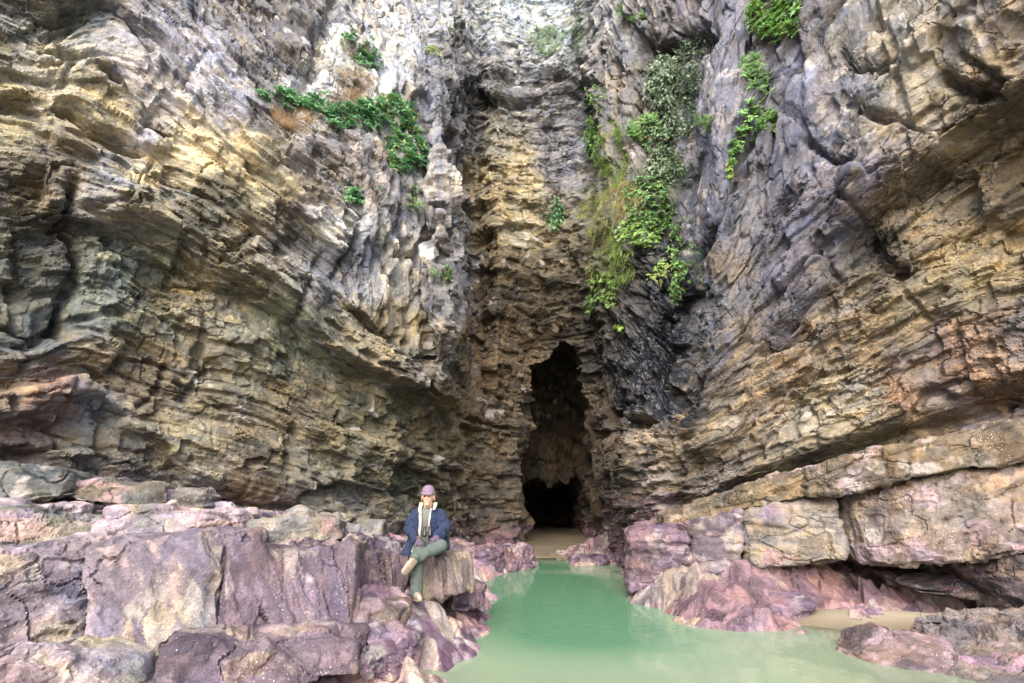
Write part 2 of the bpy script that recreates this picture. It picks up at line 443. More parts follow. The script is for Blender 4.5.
def solid_faces(ny, nx):
    """front sheet, back sheet and the rim between them"""
    n = ny * nx; f = grid_faces(ny, nx); i = np.arange(n).reshape(ny, nx)
    rim = np.concatenate([i[0, :], i[1:, -1], i[-1, -2::-1], i[-2:0:-1, 0]]); r2 = np.roll(rim, -1)
    side = np.stack([r2, rim, rim + n, r2 + n], -1)
    return np.concatenate([f, f[:, ::-1] + n, side])

def project(P):
    d = P - CAM; z = CP * d[..., 1] + SP * d[..., 2]; z = np.where(z < .3, .3, z)
    return 512 + FPX * d[..., 0] / z, 341.5 - FPX * (-SP * d[..., 1] + CP * d[..., 2]) / z

def lookup(A, px, py):
    """bilinear read of a wall-grid field"""
    fx = np.interp(px, pxs, np.arange(len(pxs))); fy = np.interp(-py, -pys, np.arange(len(pys)))
    x0 = np.clip(fx.astype(int), 0, len(pxs) - 2); y0 = np.clip(fy.astype(int), 0, len(pys) - 2); u, v = fx - x0, fy - y0
    return (A[y0, x0] * (1 - u) + A[y0, x0 + 1] * u) * (1 - v) + (A[y0 + 1, x0] * (1 - u) + A[y0 + 1, x0 + 1] * u) * v

# --- colours of the rock, from place to place, some haze and recess shade included  (x, y, r, g, b [, roughness, wet])
ANCH = [
 (30,20,118,115,102),(60,80,188,172,136),(20,110,168,152,110),(130,70,158,152,156),(105,100,188,164,112),(150,128,165,158,160),
 (190,150,206,182,130,.55),(165,155,200,176,126,.55),(200,40,166,160,176),(230,85,168,162,174),(255,60,112,106,112),(270,110,120,112,112),(210,10,120,118,126),(250,20,100,96,104),(290,60,92,86,92),(305,20,108,104,106),(20,200,140,124,90),
 (60,160,128,108,84),(100,190,152,146,140),(150,205,150,140,115),(220,205,112,102,78),(60,250,104,98,86),(30,265,116,112,92),(5,300,120,118,100),
 (110,270,136,144,126),(105,310,128,134,122),(150,300,132,126,98),(200,300,166,146,104),(30,330,110,112,108),(100,355,146,126,92),(40,415,140,106,90),(62,395,164,112,82),
 (10,385,138,116,102),(75,405,150,160,174),(150,385,132,112,82),(210,390,140,126,92),(220,300,164,146,106),(256,330,148,142,108),(290,345,132,136,112),(300,400,122,106,76),
 (350,420,116,106,72),(230,440,132,118,92),(190,450,140,130,100),(290,460,120,110,86),(130,440,150,140,120),(90,440,140,130,112),(280,180,184,160,104,.6),(262,150,186,165,118),
 (300,220,140,126,110),(350,260,124,120,128),(400,262,166,150,126),(380,345,142,126,96),(410,330,150,132,100),(430,280,120,120,130),(420,100,150,146,156),(440,200,140,136,140),
 (380,50,200,198,200),(340,44,240,234,226,.4),(306,78,236,230,222,.4),(318,84,236,230,222,.4),(325,15,140,134,136),(360,40,150,146,150),(322,60,150,140,134),(300,60,120,114,116),(352,75,140,128,112),(368,90,216,210,206,.6),(330,215,226,220,214,.6),(402,256,236,230,222,.6),(330,100,150,132,112),(445,100,98,98,112),(460,60,120,120,130),(445,20,150,155,165),(400,10,176,172,176),
 (330,200,128,118,110),(300,160,110,104,108),(360,170,124,112,108),
 (340,470,110,104,84),(400,480,104,98,74),(400,440,118,108,78),(430,430,112,96,66),(380,510,128,120,104),(330,490,132,128,112),(250,490,136,108,72),(200,480,150,140,118),
 # head of the ravine; top centre paled, haze put into the rock colour
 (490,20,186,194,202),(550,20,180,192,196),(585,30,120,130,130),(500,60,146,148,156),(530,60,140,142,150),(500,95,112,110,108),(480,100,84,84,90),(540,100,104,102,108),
 (500,140,152,140,118),(480,170,170,148,102),(520,175,182,156,100),(500,200,176,150,96),(560,170,108,106,116),(565,140,112,110,120),(575,100,84,86,92),(590,140,90,92,88),
 (480,230,150,128,84),(520,225,168,148,106),(510,260,128,108,70),(550,260,112,96,64),(500,300,96,78,48),(540,300,92,76,50),(575,300,84,72,52),
 (480,340,128,100,60),(500,350,152,118,66),(470,400,128,100,60),(500,420,136,112,74),(510,380,118,94,56),(450,400,112,92,60),(440,450,116,98,68),(480,480,124,108,82),
 (500,510,118,102,80),(440,500,106,96,66),(470,520,112,96,74),(500,550,120,80,100),(465,550,120,80,100),(520,560,112,74,96),(460,250,110,108,114),
 # right of the cave
 (605,330,96,84,66,1,.3),(600,400,88,72,46),(610,470,82,66,48),(620,520,88,62,62),(632,350,64,68,82,1,.8),(630,290,80,76,66),(600,260,104,98,72),(600,200,110,108,80),
 (650,290,58,62,76,1,.9),(660,330,52,56,72,1.1,1),(650,380,56,62,78,1.1,1),(670,400,64,70,88,1.1,1),(640,400,58,62,74,1,1),(675,300,54,56,70,1,.9),(655,250,76,76,82),
 (625,100,128,116,110,.5),(632,130,128,116,110,.5),(600,60,130,124,126),(650,20,116,112,118),(660,50,76,72,72),(600,20,138,136,142),(650,100,90,92,80),(650,180,92,92,70),
 (700,20,146,132,130,.7),(715,70,150,140,142,.7),(705,130,148,138,142,.6),(715,180,118,114,120,.7),(705,240,104,102,110,.6),(715,300,98,98,108,.6),(735,230,106,102,106,.7),
 (735,262,128,108,84),(745,310,88,84,92,.7),(715,350,94,92,102,.7),(742,345,128,106,82),(712,385,112,96,80),(760,200,110,106,112,.7),(745,110,126,120,124,.6),(745,50,120,112,116,.6),
 (800,40,108,100,98),(770,80,100,96,104),(805,60,178,172,178),(790,100,122,116,128,.7),(830,90,142,126,122),(850,40,152,140,122),(900,30,156,144,130),(900,60,168,154,134),(960,50,160,142,116),
 (1000,20,156,132,106),(1010,60,150,128,96),(850,95,138,128,120),(870,130,140,126,112),(850,185,128,112,112),(900,140,132,116,104),(800,160,112,106,114,.75),(790,210,104,100,110,.7),(830,210,112,100,104),(930,110,148,130,100),
 (980,95,84,68,46),(970,130,152,128,88),(960,190,124,104,74),(1000,190,112,92,62),(900,230,132,108,74),(940,230,138,114,78),(870,250,72,64,54),(1010,260,146,122,80),
 (790,285,118,110,122,.8),(775,320,112,104,112),(830,300,128,112,96),(800,345,100,90,82),(870,290,136,112,78),(830,345,148,116,76),(860,330,138,108,70),(900,315,146,122,82),(960,275,150,128,84),
 (790,370,150,114,74),(770,390,156,126,88),(700,420,150,122,86),(650,440,148,122,90),(660,470,136,118,104),(690,470,118,98,72),(730,430,142,116,84),(740,470,120,100,76),(800,410,152,136,108),
 (850,390,150,132,104),(880,400,146,122,92),(840,430,146,130,104),(920,360,130,106,92),(960,350,134,102,92),(900,395,150,104,70),(990,360,160,120,90),(1010,330,128,104,92),(1000,385,150,114,86),
 (800,450,122,108,88),(870,450,134,116,76),(900,440,138,118,80),(950,430,150,124,98),(1000,430,196,168,164),(960,445,196,166,164),(930,460,170,140,132),(1010,470,184,150,160),(880,470,136,112,74),
 (780,480,136,120,86),(720,500,146,132,120),(660,520,120,84,100),(700,550,140,108,132),(640,560,104,66,88),(800,530,172,154,148),(900,530,166,146,132),(980,530,172,140,152),(760,590,140,92,116),
 (850,590,104,76,88),(930,590,86,66,74),(1000,590,112,84,96),(700,600,150,98,124),(650,600,120,78,100),
 (100,520,190,160,184),(250,540,176,150,172),(380,560,160,130,150)]

ANCH = [(a[0], a[1], a[2] * .82, a[3] * .80, a[4] * .78) + tuple(a[5:]) if 468 < a[0] < 640 and 255 < a[1] < 545 and not (len(a) > 6 and a[6] > .6) else a for a in ANCH]  # rock round the cave mouth darkened: recess shade put into the colour
ANCH = [(a[0], a[1], a[2] * .84, a[3] * .87, a[4] * .98) + tuple(a[5:]) if 692 < a[0] < 900 and a[1] < 300 else a for a in ANCH]
ANCH += [(645, 345, 40, 44, 56, 1.1, 1), (625, 320, 46, 48, 56, 1, .8), (668, 360, 42, 46, 58, 1.1, 1), (640, 272, 44, 47, 56, 1, .9), (682, 300, 42, 45, 56, 1, .9), (630, 385, 42, 45, 56, 1, .9), (684, 400, 46, 50, 62, 1, .9)]
ANCH += [(452, 140, 124, 122, 132), (452, 220, 126, 124, 132), (446, 300, 124, 122, 128), (438, 360, 126, 118, 112), (418, 180, 140, 134, 134), (400, 215, 132, 124, 128)]
def anchor_blend(X, Y, jx, jy, A, sig=20.0):
    """sharp-edged patches between colour anchors"""
    A = [tuple(a) + (1.0, 0.0)[len(a) - 5:] if len(a) < 7 else a for a in A]
    A = np.array(A, float); col = srgb(A[:, 2], A[:, 3], A[:, 4]) if False else np.array([srgb(*a[2:5]) for a in A])
    val = np.c_[col, A[:, 5], A[:, 6]].astype(np.float32)
    shp = X.shape; Xf = (X + jx).ravel().astype(np.float32); Yf = (Y + jy).ravel().astype(np.float32)
    out = np.zeros((Xf.size, 5), np.float32); CH = 60000
    for i in range(0, Xf.size, CH):
        d2 = (Xf[i:i + CH, None] - A[None, :, 0].astype(np.float32)) ** 2 + (Yf[i:i + CH, None] - A[None, :, 1].astype(np.float32)) ** 2
        w = 1.0 / (d2 + sig * sig) ** 3
        out[i:i + CH] = (w @ val) / w.sum(1, keepdims=True)
    return out.reshape(shp + (5,))

def tone(col, rnds, P, seed=0, var=1.0, wet=0, sat=None):
    r1, r2, r3, lc, w = rnds
    m = 1 + var * (0.20 * (r1 - .5) + 0.34 * (r2 - .5) + 0.40 * (r3 - .5) + 0.24 * (lc - .5))
    big = fbm(P / 0.7, 4, seed + 3); fine = fbm(P / 0.16, 3, seed + 6)
    m *= 1 + var * (0.16 * big + 0.14 * fine)
    tint = np.stack([1 + 0.13 * (r2 - .5) + 0.10 * (r1 - .5) + 0.05 * big, np.ones_like(big), 1 - 0.26 * (r2 - .5) - 0.20 * (r1 - .5) - 0.07 * big], -1)
    g = col.mean(-1, keepdims=True); col = g + (col - g) * (SAT if sat is None else sat)
    c = col * m[..., None] * tint
    # pale lichen flecks and dark mineral crusts with shapes of their own
    li = sstep(0.42, 0.62, fbm(P / 0.33, 4, seed + 1)) * sstep(0.05, 0.5, fbm(P / 2.2, 2, seed + 2)) * 0.5 * var * (1 - np.minimum(1, 1.5 * wet))
    c = c * (1 - li[..., None]) + li[..., None] * np.array([0.40, 0.38, 0.37])
    dk = sstep(0.30, 0.55, fbm(P / 0.5 + 40, 4, seed + 4)) * 0.5 * var
    c = c * (1 - dk[..., None] * np.array([0.75, 0.78, 0.82]))
    return np.clip(c, 0.004, 0.85)

ALB = 0.66
SHALB = 0.42
SAT = 0.60
jw1 = fbm(B / 0.8, 3, 2); jw2 = fbm(B / 0.8 + 90, 3, 5)
rough = anchor_blend(GX, GY, 9 * jw1, 9 * jw2, ANCH)[..., 3]
lay = .55 + .8 * sstep(-.3, .5, fbm(B / 2.5 + 11, 2, 1)); lay = np.where((GX > 600) & (GX < 725) & (GY < 430), .25, lay); lay = np.where(UP > .5, .4, lay)
disp = relief_big(upright(B, VERT), S, rough, 0, lay, np.where((GX > 660) & (SR < 5.5), .6, np.where((GX > 462) & (GX < 604), .7, 1.0))) + 0.30 * fbm(B / 3.2, 3, 6)
# big beds, overhangs and recesses
L, Rm = (edgeL < 462), (S == SR)
sl, sr = SL / 1.3 + 0.05 * wob, SR / 1.25 + 0.05 * wob
def over(d, up, lu, dn, ld, w=0.05):
    a = 1 / (1 + np.exp(-np.clip(d / w, -40, 40)))
    return a * up * np.exp(-np.maximum(d, 0) / lu) - (1 - a) * dn * np.exp(-np.maximum(-d, 0) / ld)
disp += L * band(GX, 120, 440) * over(sl - 3.2, 0.48, .8, 0.45, .55)
disp += L * band(GX, -400, 130) * over(sl - 3.2, 0.192, .8, 0.06, .5)
disp += L * band(GX, 55, 140, 8) * over(sl - 5.0, 0.224, .5, 0.33, .3)
disp += L * band(GX, 20, 400) * over(1.8 - sl, 0.352, .5, 0.21, .4)
disp += L * band(GX, -400, 330) * over(1.0 - sl, 0.096, .4, 0.09, .2)
disp += L * band(GX, 130, 330) * over(sl - 0.12, 0.16, .4, 0.2, .3)
disp += Rm * band(GX, 850, 1500, 20) * over(sr - 6.0, 0.64, 1.2, 0.825, .5)
disp += Rm * band(GX, 700, 1500) * over(4.6 - sr, 0.448, .9, 0.33, .4)
disp += Rm * band(GX, 700, 1500) * over(3.6 - sr, 0.16, .9, 0.18, .12)
disp += Rm * band(GX, 690, 1500, 12) * over(sr - 2.4, 0.24, .5, 1.35, .30)
disp += Rm * band(GX, 820, 1500, 12) * over(sr - 2.75, 0.096, .2, 0.33, .08)
disp += Rm * band(GX, 700, 1500) * over(sr - 2.0, 0.128, .2, 0.27, .08)
disp += Rm * band(GX, 850, 1500, 12) * over(sr - 0.55, 0.16, .5, 1.35, .5)
BK = (~L) & (~Rm) & (GX < 600)
for yy, up, dn in ((78, .3, .7), (112, .1, .3), (100, .5, .6), (168, .12, .2), (205, .25, .35), (235, .2, .3), (275, .2, .3)):
    d = (yy - 6 * np.sin(GX / 17.0 + yy) - 8 * wob - GY) / 40.0
    disp += BK * over(d, up, .6, dn, .35)
# fissures and ledge shadows: (polyline, half width in px, depth)
FISS = [
 ([(70, 190), (64, 225), (77, 261), (70, 300), (60, 335)], 6, .5), ([(67, 107), (90, 128), (127, 143)], 3.5, .3),
 ([(113, 0), (150, 48), (183, 96)], 5, .35), ([(45, 52), (75, 62), (62, 90)], 3, .2), ([(333, 0), (318, 55), (300, 92)], 7, .45),
 ([(187, 83), (200, 60), (170, 20)], 3, .2), ([(250, 235), (215, 260), (180, 240)], 4, .25),
 ([(98, 390), (110, 368), (123, 348)], 3, .25), ([(60, 452), (50, 420), (66, 380)], 3, .15), ([(130, 410), (150, 395), (162, 366)], 3, .2),
 ([(200, 425), (180, 400), (196, 378)], 3, .15), ([(203, 225), (203, 300), (200, 380)], 2.5, .15), ([(337, 300), (345, 260), (360, 215)], 3, .25),
 ([(330, 250), (310, 290), (296, 310)], 3, .2), ([(383, 330), (392, 290), (385, 250), (398, 210)], 4, .3), ([(415, 345), (420, 300), (424, 240), (430, 170)], 3, .25),
 ([(380, 30), (395, 80), (400, 130)], 3, .2), ([(440, 45), (445, 95), (455, 150), (462, 200)], 6, .4), ([(458, 205), (450, 290), (432, 390)], 4, .25),
 ([(460, 30), (482, 62), (500, 58)], 4, .35), ([(548, 120), (547, 205)], 2.5, .3), ([(576, 50), (582, 120), (588, 200), (590, 260)], 6, .5),
 ([(690, 0), (684, 90), (686, 190), (692, 280), (694, 400)], 5, .4), ([(841, 0), (800, 52), (768, 100), (740, 160), (728, 230)], 4, .35), ([(738, 170), (712, 225), (692, 265)], 4, .3),
 ([(805, 0), (770, 60), (735, 150)], 3, .2), ([(768, 225), (782, 205), (800, 192)], 4, .3), ([(805, 140), (825, 155), (842, 162)], 4, .35), ([(845, 50), (856, 66), (880, 62), (910, 55)], 4, .35),
 ([(842, 95), (870, 118), (905, 122)], 4, .3), ([(870, 232), (878, 262), (900, 268)], 7, .45), ([(980, 60), (1005, 75), (1024, 88)], 4, .35), ([(955, 82), (985, 100), (1012, 98)], 9, .5),
 ([(840, 160), (835, 185), (848, 205), (862, 218)], 3, .25), ([(903, 125), (935, 150)], 3, .2), ([(885, 60), (870, 95), (848, 120)], 2.5, .2),
 ([(797, 440), (790, 415), (805, 392)], 2.5, .12), ([(811, 341), (840, 372)], 2.5, .12), ([(940, 330), (900, 300)], 2.5, .12), ([(905, 425), (930, 390), (960, 378)], 3, .25), ([(768, 352), (795, 345), (811, 338)], 7, .5),
 ([(640, 425), (634, 470), (640, 510)], 4, .25), ([(688, 430), (690, 470), (682, 505)], 3, .2), ([(655, 275), (668, 310), (672, 380), (690, 415)], 4, .25), ([(640, 280), (636, 340), (628, 420)], 5, .35),
 ([(850, 500), (862, 540), (880, 565)], 5, .4), ([(645, 60), (640, 120), (646, 150)], 4, .4), ([(614, 60), (612, 120), (618, 155)], 5, .5), ([(640, 42), (665, 55), (690, 40)], 10, .7)]
for pl, hw, dep in FISS:
    X = np.array(pl, float); mxr = hw * 4
    sel = (GX > X[:, 0].min() - mxr - 10) & (GX < X[:, 0].max() + mxr + 10) & (GY > X[:, 1].min() - mxr - 10) & (GY < X[:, 1].max() + mxr + 10)
    d = poly_dist(pl, GX[sel] + 5 * jw1[sel], GY[sel] + 5 * jw2[sel])
    disp[sel] -= dep * np.exp(-(d / hw) ** 2)
hol = np.clip(1 - np.hypot((GX - 548) / 62, (GY - 345) / np.where(GY < 345, 85, 260)), 0, 1); disp -= 1.5 * sstep(0, .9, hol) * (GX > 462)
BLK = sstep(0, 1, np.clip((8 - poly_dist([(636, 425), (692, 420), (700, 500), (640, 512), (636, 425)], GX, GY) * np.where(inside([(636, 425), (692, 420), (700, 500), (640, 512)], GX, GY), -1, 1) - 6) / 6, 0, 1))
disp += .35 * BLK
def soften(a, k=1):
    for _ in range(k):
        p = np.pad(a, 1, mode='edge')
        a = .5 * a + .125 * (p[:-2, 1:-1] + p[2:, 1:-1] + p[1:-1, :-2] + p[1:-1, 2:])
    return a
disp = soften(disp, 1)
V = B + NB * disp[..., None]
# cave mouth opening
MOUTH = [(521, 620), (521, 480), (524, 430), (530, 385), (544, 354), (561, 341), (575, 347), (582, 366), (585, 400), (592, 450), (602, 500), (612, 620)]
OUT = B - np.array([.6, 6.0, 0]); OUT[..., 2] = 0; OUT /= np.linalg.norm(OUT, axis=-1, keepdims=True)
for nm, x0, x1, vox in (('cliff_left', -400, 466, .027), ('cliff_head', 456, 612, .042), ('cliff_right', 602, 1500, .027)):
    cs = np.where((pxs >= x0) & (pxs <= x1))[0]; a_, b2 = cs[0], cs[-1] + 1
    Vf = V[:, a_:b2].reshape(-1, 3); Vb = (B + OUT * 3.0)[:, a_:b2].reshape(-1, 3) 
    v, f = remesh(nm, np.concatenate([Vf, Vb]), solid_faces(len(pys), b2 - a_), vox)
    v = v.astype(float); n = vert_normals(v, f)
    px, py = project(v)
    if nm != 'cliff_left' or True:
        fd = lookup(np.linalg.norm(V - CAM, axis=-1), px, py); rg = np.linalg.norm(v - CAM, axis=1)
        m1 = fbm(v / .8, 3, 2); m2_ = fbm(v / .25, 3, 3)
        cutv = inside(MOUTH, px + 7 * m1 + 4 * m2_, py + 7 * m1 + 4 * m2_) if nm != 'cliff_left' else np.zeros(len(v), bool)
    front = np.einsum('ij,ij->i', n, (CAM - v) / rg[:, None]) > -.25
    col = np.tile(np.array([.060, .050, .036]), (len(v), 1)); wet = np.zeros(len(v)); idx = np.where(front & ~cutv)[0]
    p, qx, qy = v[idx], px[idx], py[idx]; sv = lookup(S, qx, qy)
    nb = np.stack([lookup(NB[..., k], qx, qy) for k in range(3)], -1) + .25 * n[idx]; nb /= np.linalg.norm(nb, axis=1, keepdims=True)
    w1 = fbm(p / 0.8, 3, 2); w2 = fbm(p / 0.8 + 90, 3, 5); pu = upright(p, lookup(VERT, qx, qy)); fr = facets(frame_q(pu, sv) / np.array([0.55, 0.55, 0.36]), 2, .85, 1.0, True)[2]
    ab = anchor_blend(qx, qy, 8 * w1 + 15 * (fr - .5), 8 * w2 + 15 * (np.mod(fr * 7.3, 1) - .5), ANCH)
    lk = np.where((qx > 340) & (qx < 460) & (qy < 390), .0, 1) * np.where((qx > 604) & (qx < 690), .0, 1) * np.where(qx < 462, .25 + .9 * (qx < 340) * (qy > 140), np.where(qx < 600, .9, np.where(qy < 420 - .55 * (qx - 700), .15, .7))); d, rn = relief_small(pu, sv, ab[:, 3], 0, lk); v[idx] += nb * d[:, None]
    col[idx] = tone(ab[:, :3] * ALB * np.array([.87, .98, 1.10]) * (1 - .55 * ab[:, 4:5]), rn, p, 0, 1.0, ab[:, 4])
    wet[idx] = np.clip(ab[:, 4] + .5 * sstep(.2, .6, fbm(p / np.array([.25, .25, 1.6]), 3, 2)) * (qx > 560) * (qx < 700), 0, 1)
    if cutv.any():
        f = f[~cutv[f].any(1)]
    v, f, at_ = compact(v, f, {'Col': col, 'wet': wet, 'barn': np.zeros(len(v))})
    o = link(nm, mesh_np(nm, v, f, at_, False), M_ROCK); set_props(o, kind='structure')

# ------------------------------------------------------------------ cave behind the mouth: rings of an arch, then a low inner passage
def arch(pts, Y, n=280):
    p = np.array(pts, float); d = np.r_[0, np.cumsum(np.hypot(*np.diff(p, axis=0).T))]
    t = np.linspace(0, d[-1], n)
    return at(np.interp(t, d, p[:, 0]), np.interp(t, d, p[:, 1]), Y)
rings = [arch([(500, 610), (500, 480), (504, 425), (512, 366), (534, 328), (561, 312), (592, 318), (614, 350), (626, 400), (640, 450), (652, 500), (660, 610)], 19.0),
         arch([(516, 590), (516, 470), (518, 420), (525, 376), (543, 350), (562, 338), (580, 344), (592, 366), (600, 402), (609, 450), (618, 500), (628, 590)], 20.6),
         arch([(519, 580), (519, 470), (521, 420), (530, 378), (546, 352), (562, 344), (575, 350), (583, 370), (588, 400), (595, 450), (603, 500), (610, 580)], 23.4),
         arch([(519, 575), (519, 470), (521, 420), (532, 384), (548, 360), (562, 354), (572, 360), (578, 380), (582, 410), (585, 450), (588, 500), (592, 575)], 27.0),
         arch([(520, 570), (520, 500), (521, 474), (527, 484), (538, 476), (549, 486), (558, 474), (567, 483), (575, 472), (580, 482), (581, 510), (582, 570)], 28.0),
         arch([(521, 568), (521, 500), (522, 486), (528, 482), (540, 481), (550, 480), (560, 480), (568, 480), (575, 481), (579, 486), (580, 510), (581, 568)], 32.0),
         arch([(530, 560), (530, 510), (531, 500), (536, 497), (545, 496), (550, 496), (556, 496), (562, 497), (566, 499), (569, 502), (570, 520), (570, 560)], 42.0),
         arch([(548, 540), (548, 530), (549, 528), (549, 527), (550, 527), (550, 527), (551, 527), (551, 527), (552, 528), (552, 530), (553, 535), (553, 540)], 44.0)]
kn = [0, 1, 2.6, 5, 6, 8, 12, 13]
ts = np.concatenate([np.linspace(0, 6, 260), np.linspace(6.1, 13, 60)])
CV = np.einsum('ij,jkl->ikl', lin_matrix(kn, ts), np.array(rings))
CN = grid_normals(CV); axis_c = CV.mean(1, keepdims=True)
CN[np.einsum('...i,...i->...', CN, axis_c - CV) < 0] *= -1
cb = relief_big(CV, CV[..., 2] * 1.2, .8, 3, .5); cd, crn = relief_small(CV, CV[..., 2] * 1.2, .9, 3)
CVd = CV + CN * (soften(cb, 2) + cd + 0.35 * fbm(CV / 1.6, 3, 2))[..., None]
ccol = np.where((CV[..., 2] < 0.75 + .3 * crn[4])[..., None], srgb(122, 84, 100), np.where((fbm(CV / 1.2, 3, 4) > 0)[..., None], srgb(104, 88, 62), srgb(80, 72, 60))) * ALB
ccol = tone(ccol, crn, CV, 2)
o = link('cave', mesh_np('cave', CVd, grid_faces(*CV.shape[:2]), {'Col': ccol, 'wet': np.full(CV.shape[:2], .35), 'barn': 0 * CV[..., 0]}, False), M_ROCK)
set_props(o, kind='structure')

# ------------------------------------------------------------------ ground (sand), water
def seg_gauss(x, y, pts, wid):
    d = np.full(np.shape(x), 1e9)
    d = poly_dist(pts, x, y); return np.exp(-(d / wid) ** 2)

def ground_z(x, y):
    z = 0.06 + 0 * x
    z = z - 0.19 * sstep(2.0, 4.8, y) * (1 - sstep(15.6, 17.0, y))
    z = z - 0.62 * seg_gauss(x, y, [(0.45, 14.6), (0.6, 11.5), (0.8, 9.6), (1.0, 7.6)], 2.1) * sstep(2.6, 8.4, y)
    z = z + 0.26 * np.exp(-((y - 13.9) / 0.55) ** 2) * sstep(-1.5, .3, x) 
    z = z + 0.27 * np.exp(-(((x - 5.2 + .5 * (y - 8)) / 2.3) ** 2 + ((y - 8.2 + .10 * (x - 5)) / 0.75) ** 2)) + .05 * vnoise(np.stack([x / .7, y / .6, 0 * x], -1), 5) * (x > 2.5)
    z = z + 0.03 * vnoise(np.stack([x / 1.4, y / 1.4, 0 * x], -1), 3) + 0.006 * vnoise(np.stack([x / .2, y / .25, 0 * x], -1), 2)
    z = z + 0.12 * sstep(17, 30, y)
    return z
gx = np.concatenate([-np.geomspace(600, 10.5, 26), np.arange(-10, 12, .075), np.geomspace(12.5, 600, 26)])
gy = np.concatenate([-np.geomspace(600, 1.5, 26), np.arange(-1, 46, .075), np.geomspace(47, 600, 20)])
SX, SY = np.meshgrid(gx, gy); SZ = ground_z(SX, SY)
m, t, b = new_mat('sand')
co = t.nodes.new('ShaderNodeTexCoord').outputs['Object']
n1 = noise_node(t, co, 1.1, 5, .6); n2 = noise_node(t, co, 160, 3, .7)
c = mix_col(t, ramp(t, n1, .35, .7), (0.31, 0.275, 0.20), (0.39, 0.35, 0.26)); c = mix_col(t, ramp(t, n2, .3, .7, 0, .35), c, (0.26, 0.21, 0.14))
c = mix_col(t, attr(t, 'damp_shade').outputs['Fac'], c, mix_col(t, 1.0, c, (.46, .44, .42), 'MULTIPLY'))
t.links.new(c, b.inputs['Base Color']); t.links.new(ramp(t, n1, .3, .7, .4, .8), b.inputs['Roughness'])
bp = t.nodes.new('ShaderNodeBump'); bp.inputs['Distance'].default_value = .01; t.links.new(n2, bp.inputs['Height']); t.links.new(bp.outputs[0], b.inputs['Normal'])
o = link('ground', mesh_np('ground', np.stack([SX, SY, SZ], -1), grid_faces(len(gy), len(gx)), {'damp_shade': (1 - sstep(.02, .22, SZ + .04 * vnoise(np.stack([SX * 1.5, SY * 1.5, 0 * SX], -1), 4))) * (SZ > -.03) + sstep(13, 15, SY)}), m); set_props(o, kind='structure')  # damp by the waterline, plus cave shade put into the sand colour

wx = np.arange(-4, 9.01, .1); wy = np.arange(2.4, 17.6, .1)
WX, WY = np.meshgrid(wx, wy); dep = np.clip(-ground_z(WX, WY), 0, 2)
m, t, b = new_mat('sea_water')
out = [n for n in t.nodes if n.type == 'OUTPUT_MATERIAL'][0]
co = t.nodes.new('ShaderNodeTexCoord').outputs['Object']
mp = t.nodes.new('ShaderNodeMapping'); mp.inputs['Scale'].default_value = (1, .7, 1); t.links.new(co, mp.inputs[0])
wn = noise_node(t, mp.outputs[0], 3.0, 3, .5)
bp = t.nodes.new('ShaderNodeBump'); bp.inputs['Distance'].default_value = .03; bp.inputs['Strength'].default_value = .22; t.links.new(wn, bp.inputs['Height'])
d = attr(t, 'depth').outputs['Fac']
turb = math_node(t, 'SUBTRACT', 1.0, math_node(t, 'POWER', 2.718, math_node(t, 'MULTIPLY', d, -4.6)))
tr = t.nodes.new('ShaderNodeBsdfTransparent'); tr.inputs[0].default_value = (0.90, 0.95, 0.90, 1)
df = t.nodes.new('ShaderNodeBsdfDiffuse')
t.links.new(mix_col(t, ramp(t, d, .1, .6), (0.33, 0.41, 0.285), (0.085, 0.195, 0.115)), df.inputs[0])
mx = t.nodes.new('ShaderNodeMixShader'); t.links.new(turb, mx.inputs[0]); t.links.new(tr.outputs[0], mx.inputs[1]); t.links.new(df.outputs[0], mx.inputs[2])
gl = t.nodes.new('ShaderNodeBsdfGlossy'); gl.inputs['Roughness'].default_value = .035; t.links.new(bp.outputs[0], gl.inputs['Normal'])
fr = t.nodes.new('ShaderNodeFresnel'); fr.inputs[0].default_value = 1.33; t.links.new(bp.outputs[0], fr.inputs['Normal'])
m2 = t.nodes.new('ShaderNodeMixShader'); t.links.new(math_node(t, 'MULTIPLY', fr.outputs[0], 1.0), m2.inputs[0]); t.links.new(mx.outputs[0], m2.inputs[1]); t.links.new(gl.outputs[0], m2.inputs[2])
t.links.new(m2.outputs[0], out.inputs[0]); t.nodes.remove(b)
o = link('water', mesh_np('water', np.stack([WX, WY, 0 * WX], -1), grid_faces(len(wy), len(wx)), {'depth': dep}), m); set_props(o, kind='structure')

# ------------------------------------------------------------------ shore rock: low broken platforms on both sides
def idw(x, y, pts, p=3.0, lam=.35):
    P_ = np.array(pts, float); n = len(P_)
    K = np.sqrt(((P_[:, None, :2] - P_[None, :, :2]) ** 2).sum(-1) + .16)
    A = np.zeros((n + 3, n + 3)); A[:n, :n] = K - lam * np.eye(n); A[:n, n:] = np.c_[np.ones(n), P_[:, :2]]; A[n:, :n] = A[:n, n:].T
    w = np.linalg.solve(A, np.r_[P_[:, 2], 0, 0, 0])
    z = w[n] + w[n + 1] * x + w[n + 2] * y
    for i in range(n): z = z + w[i] * np.sqrt((x - P_[i, 0]) ** 2 + (y - P_[i, 1]) ** 2 + .16)
    return z

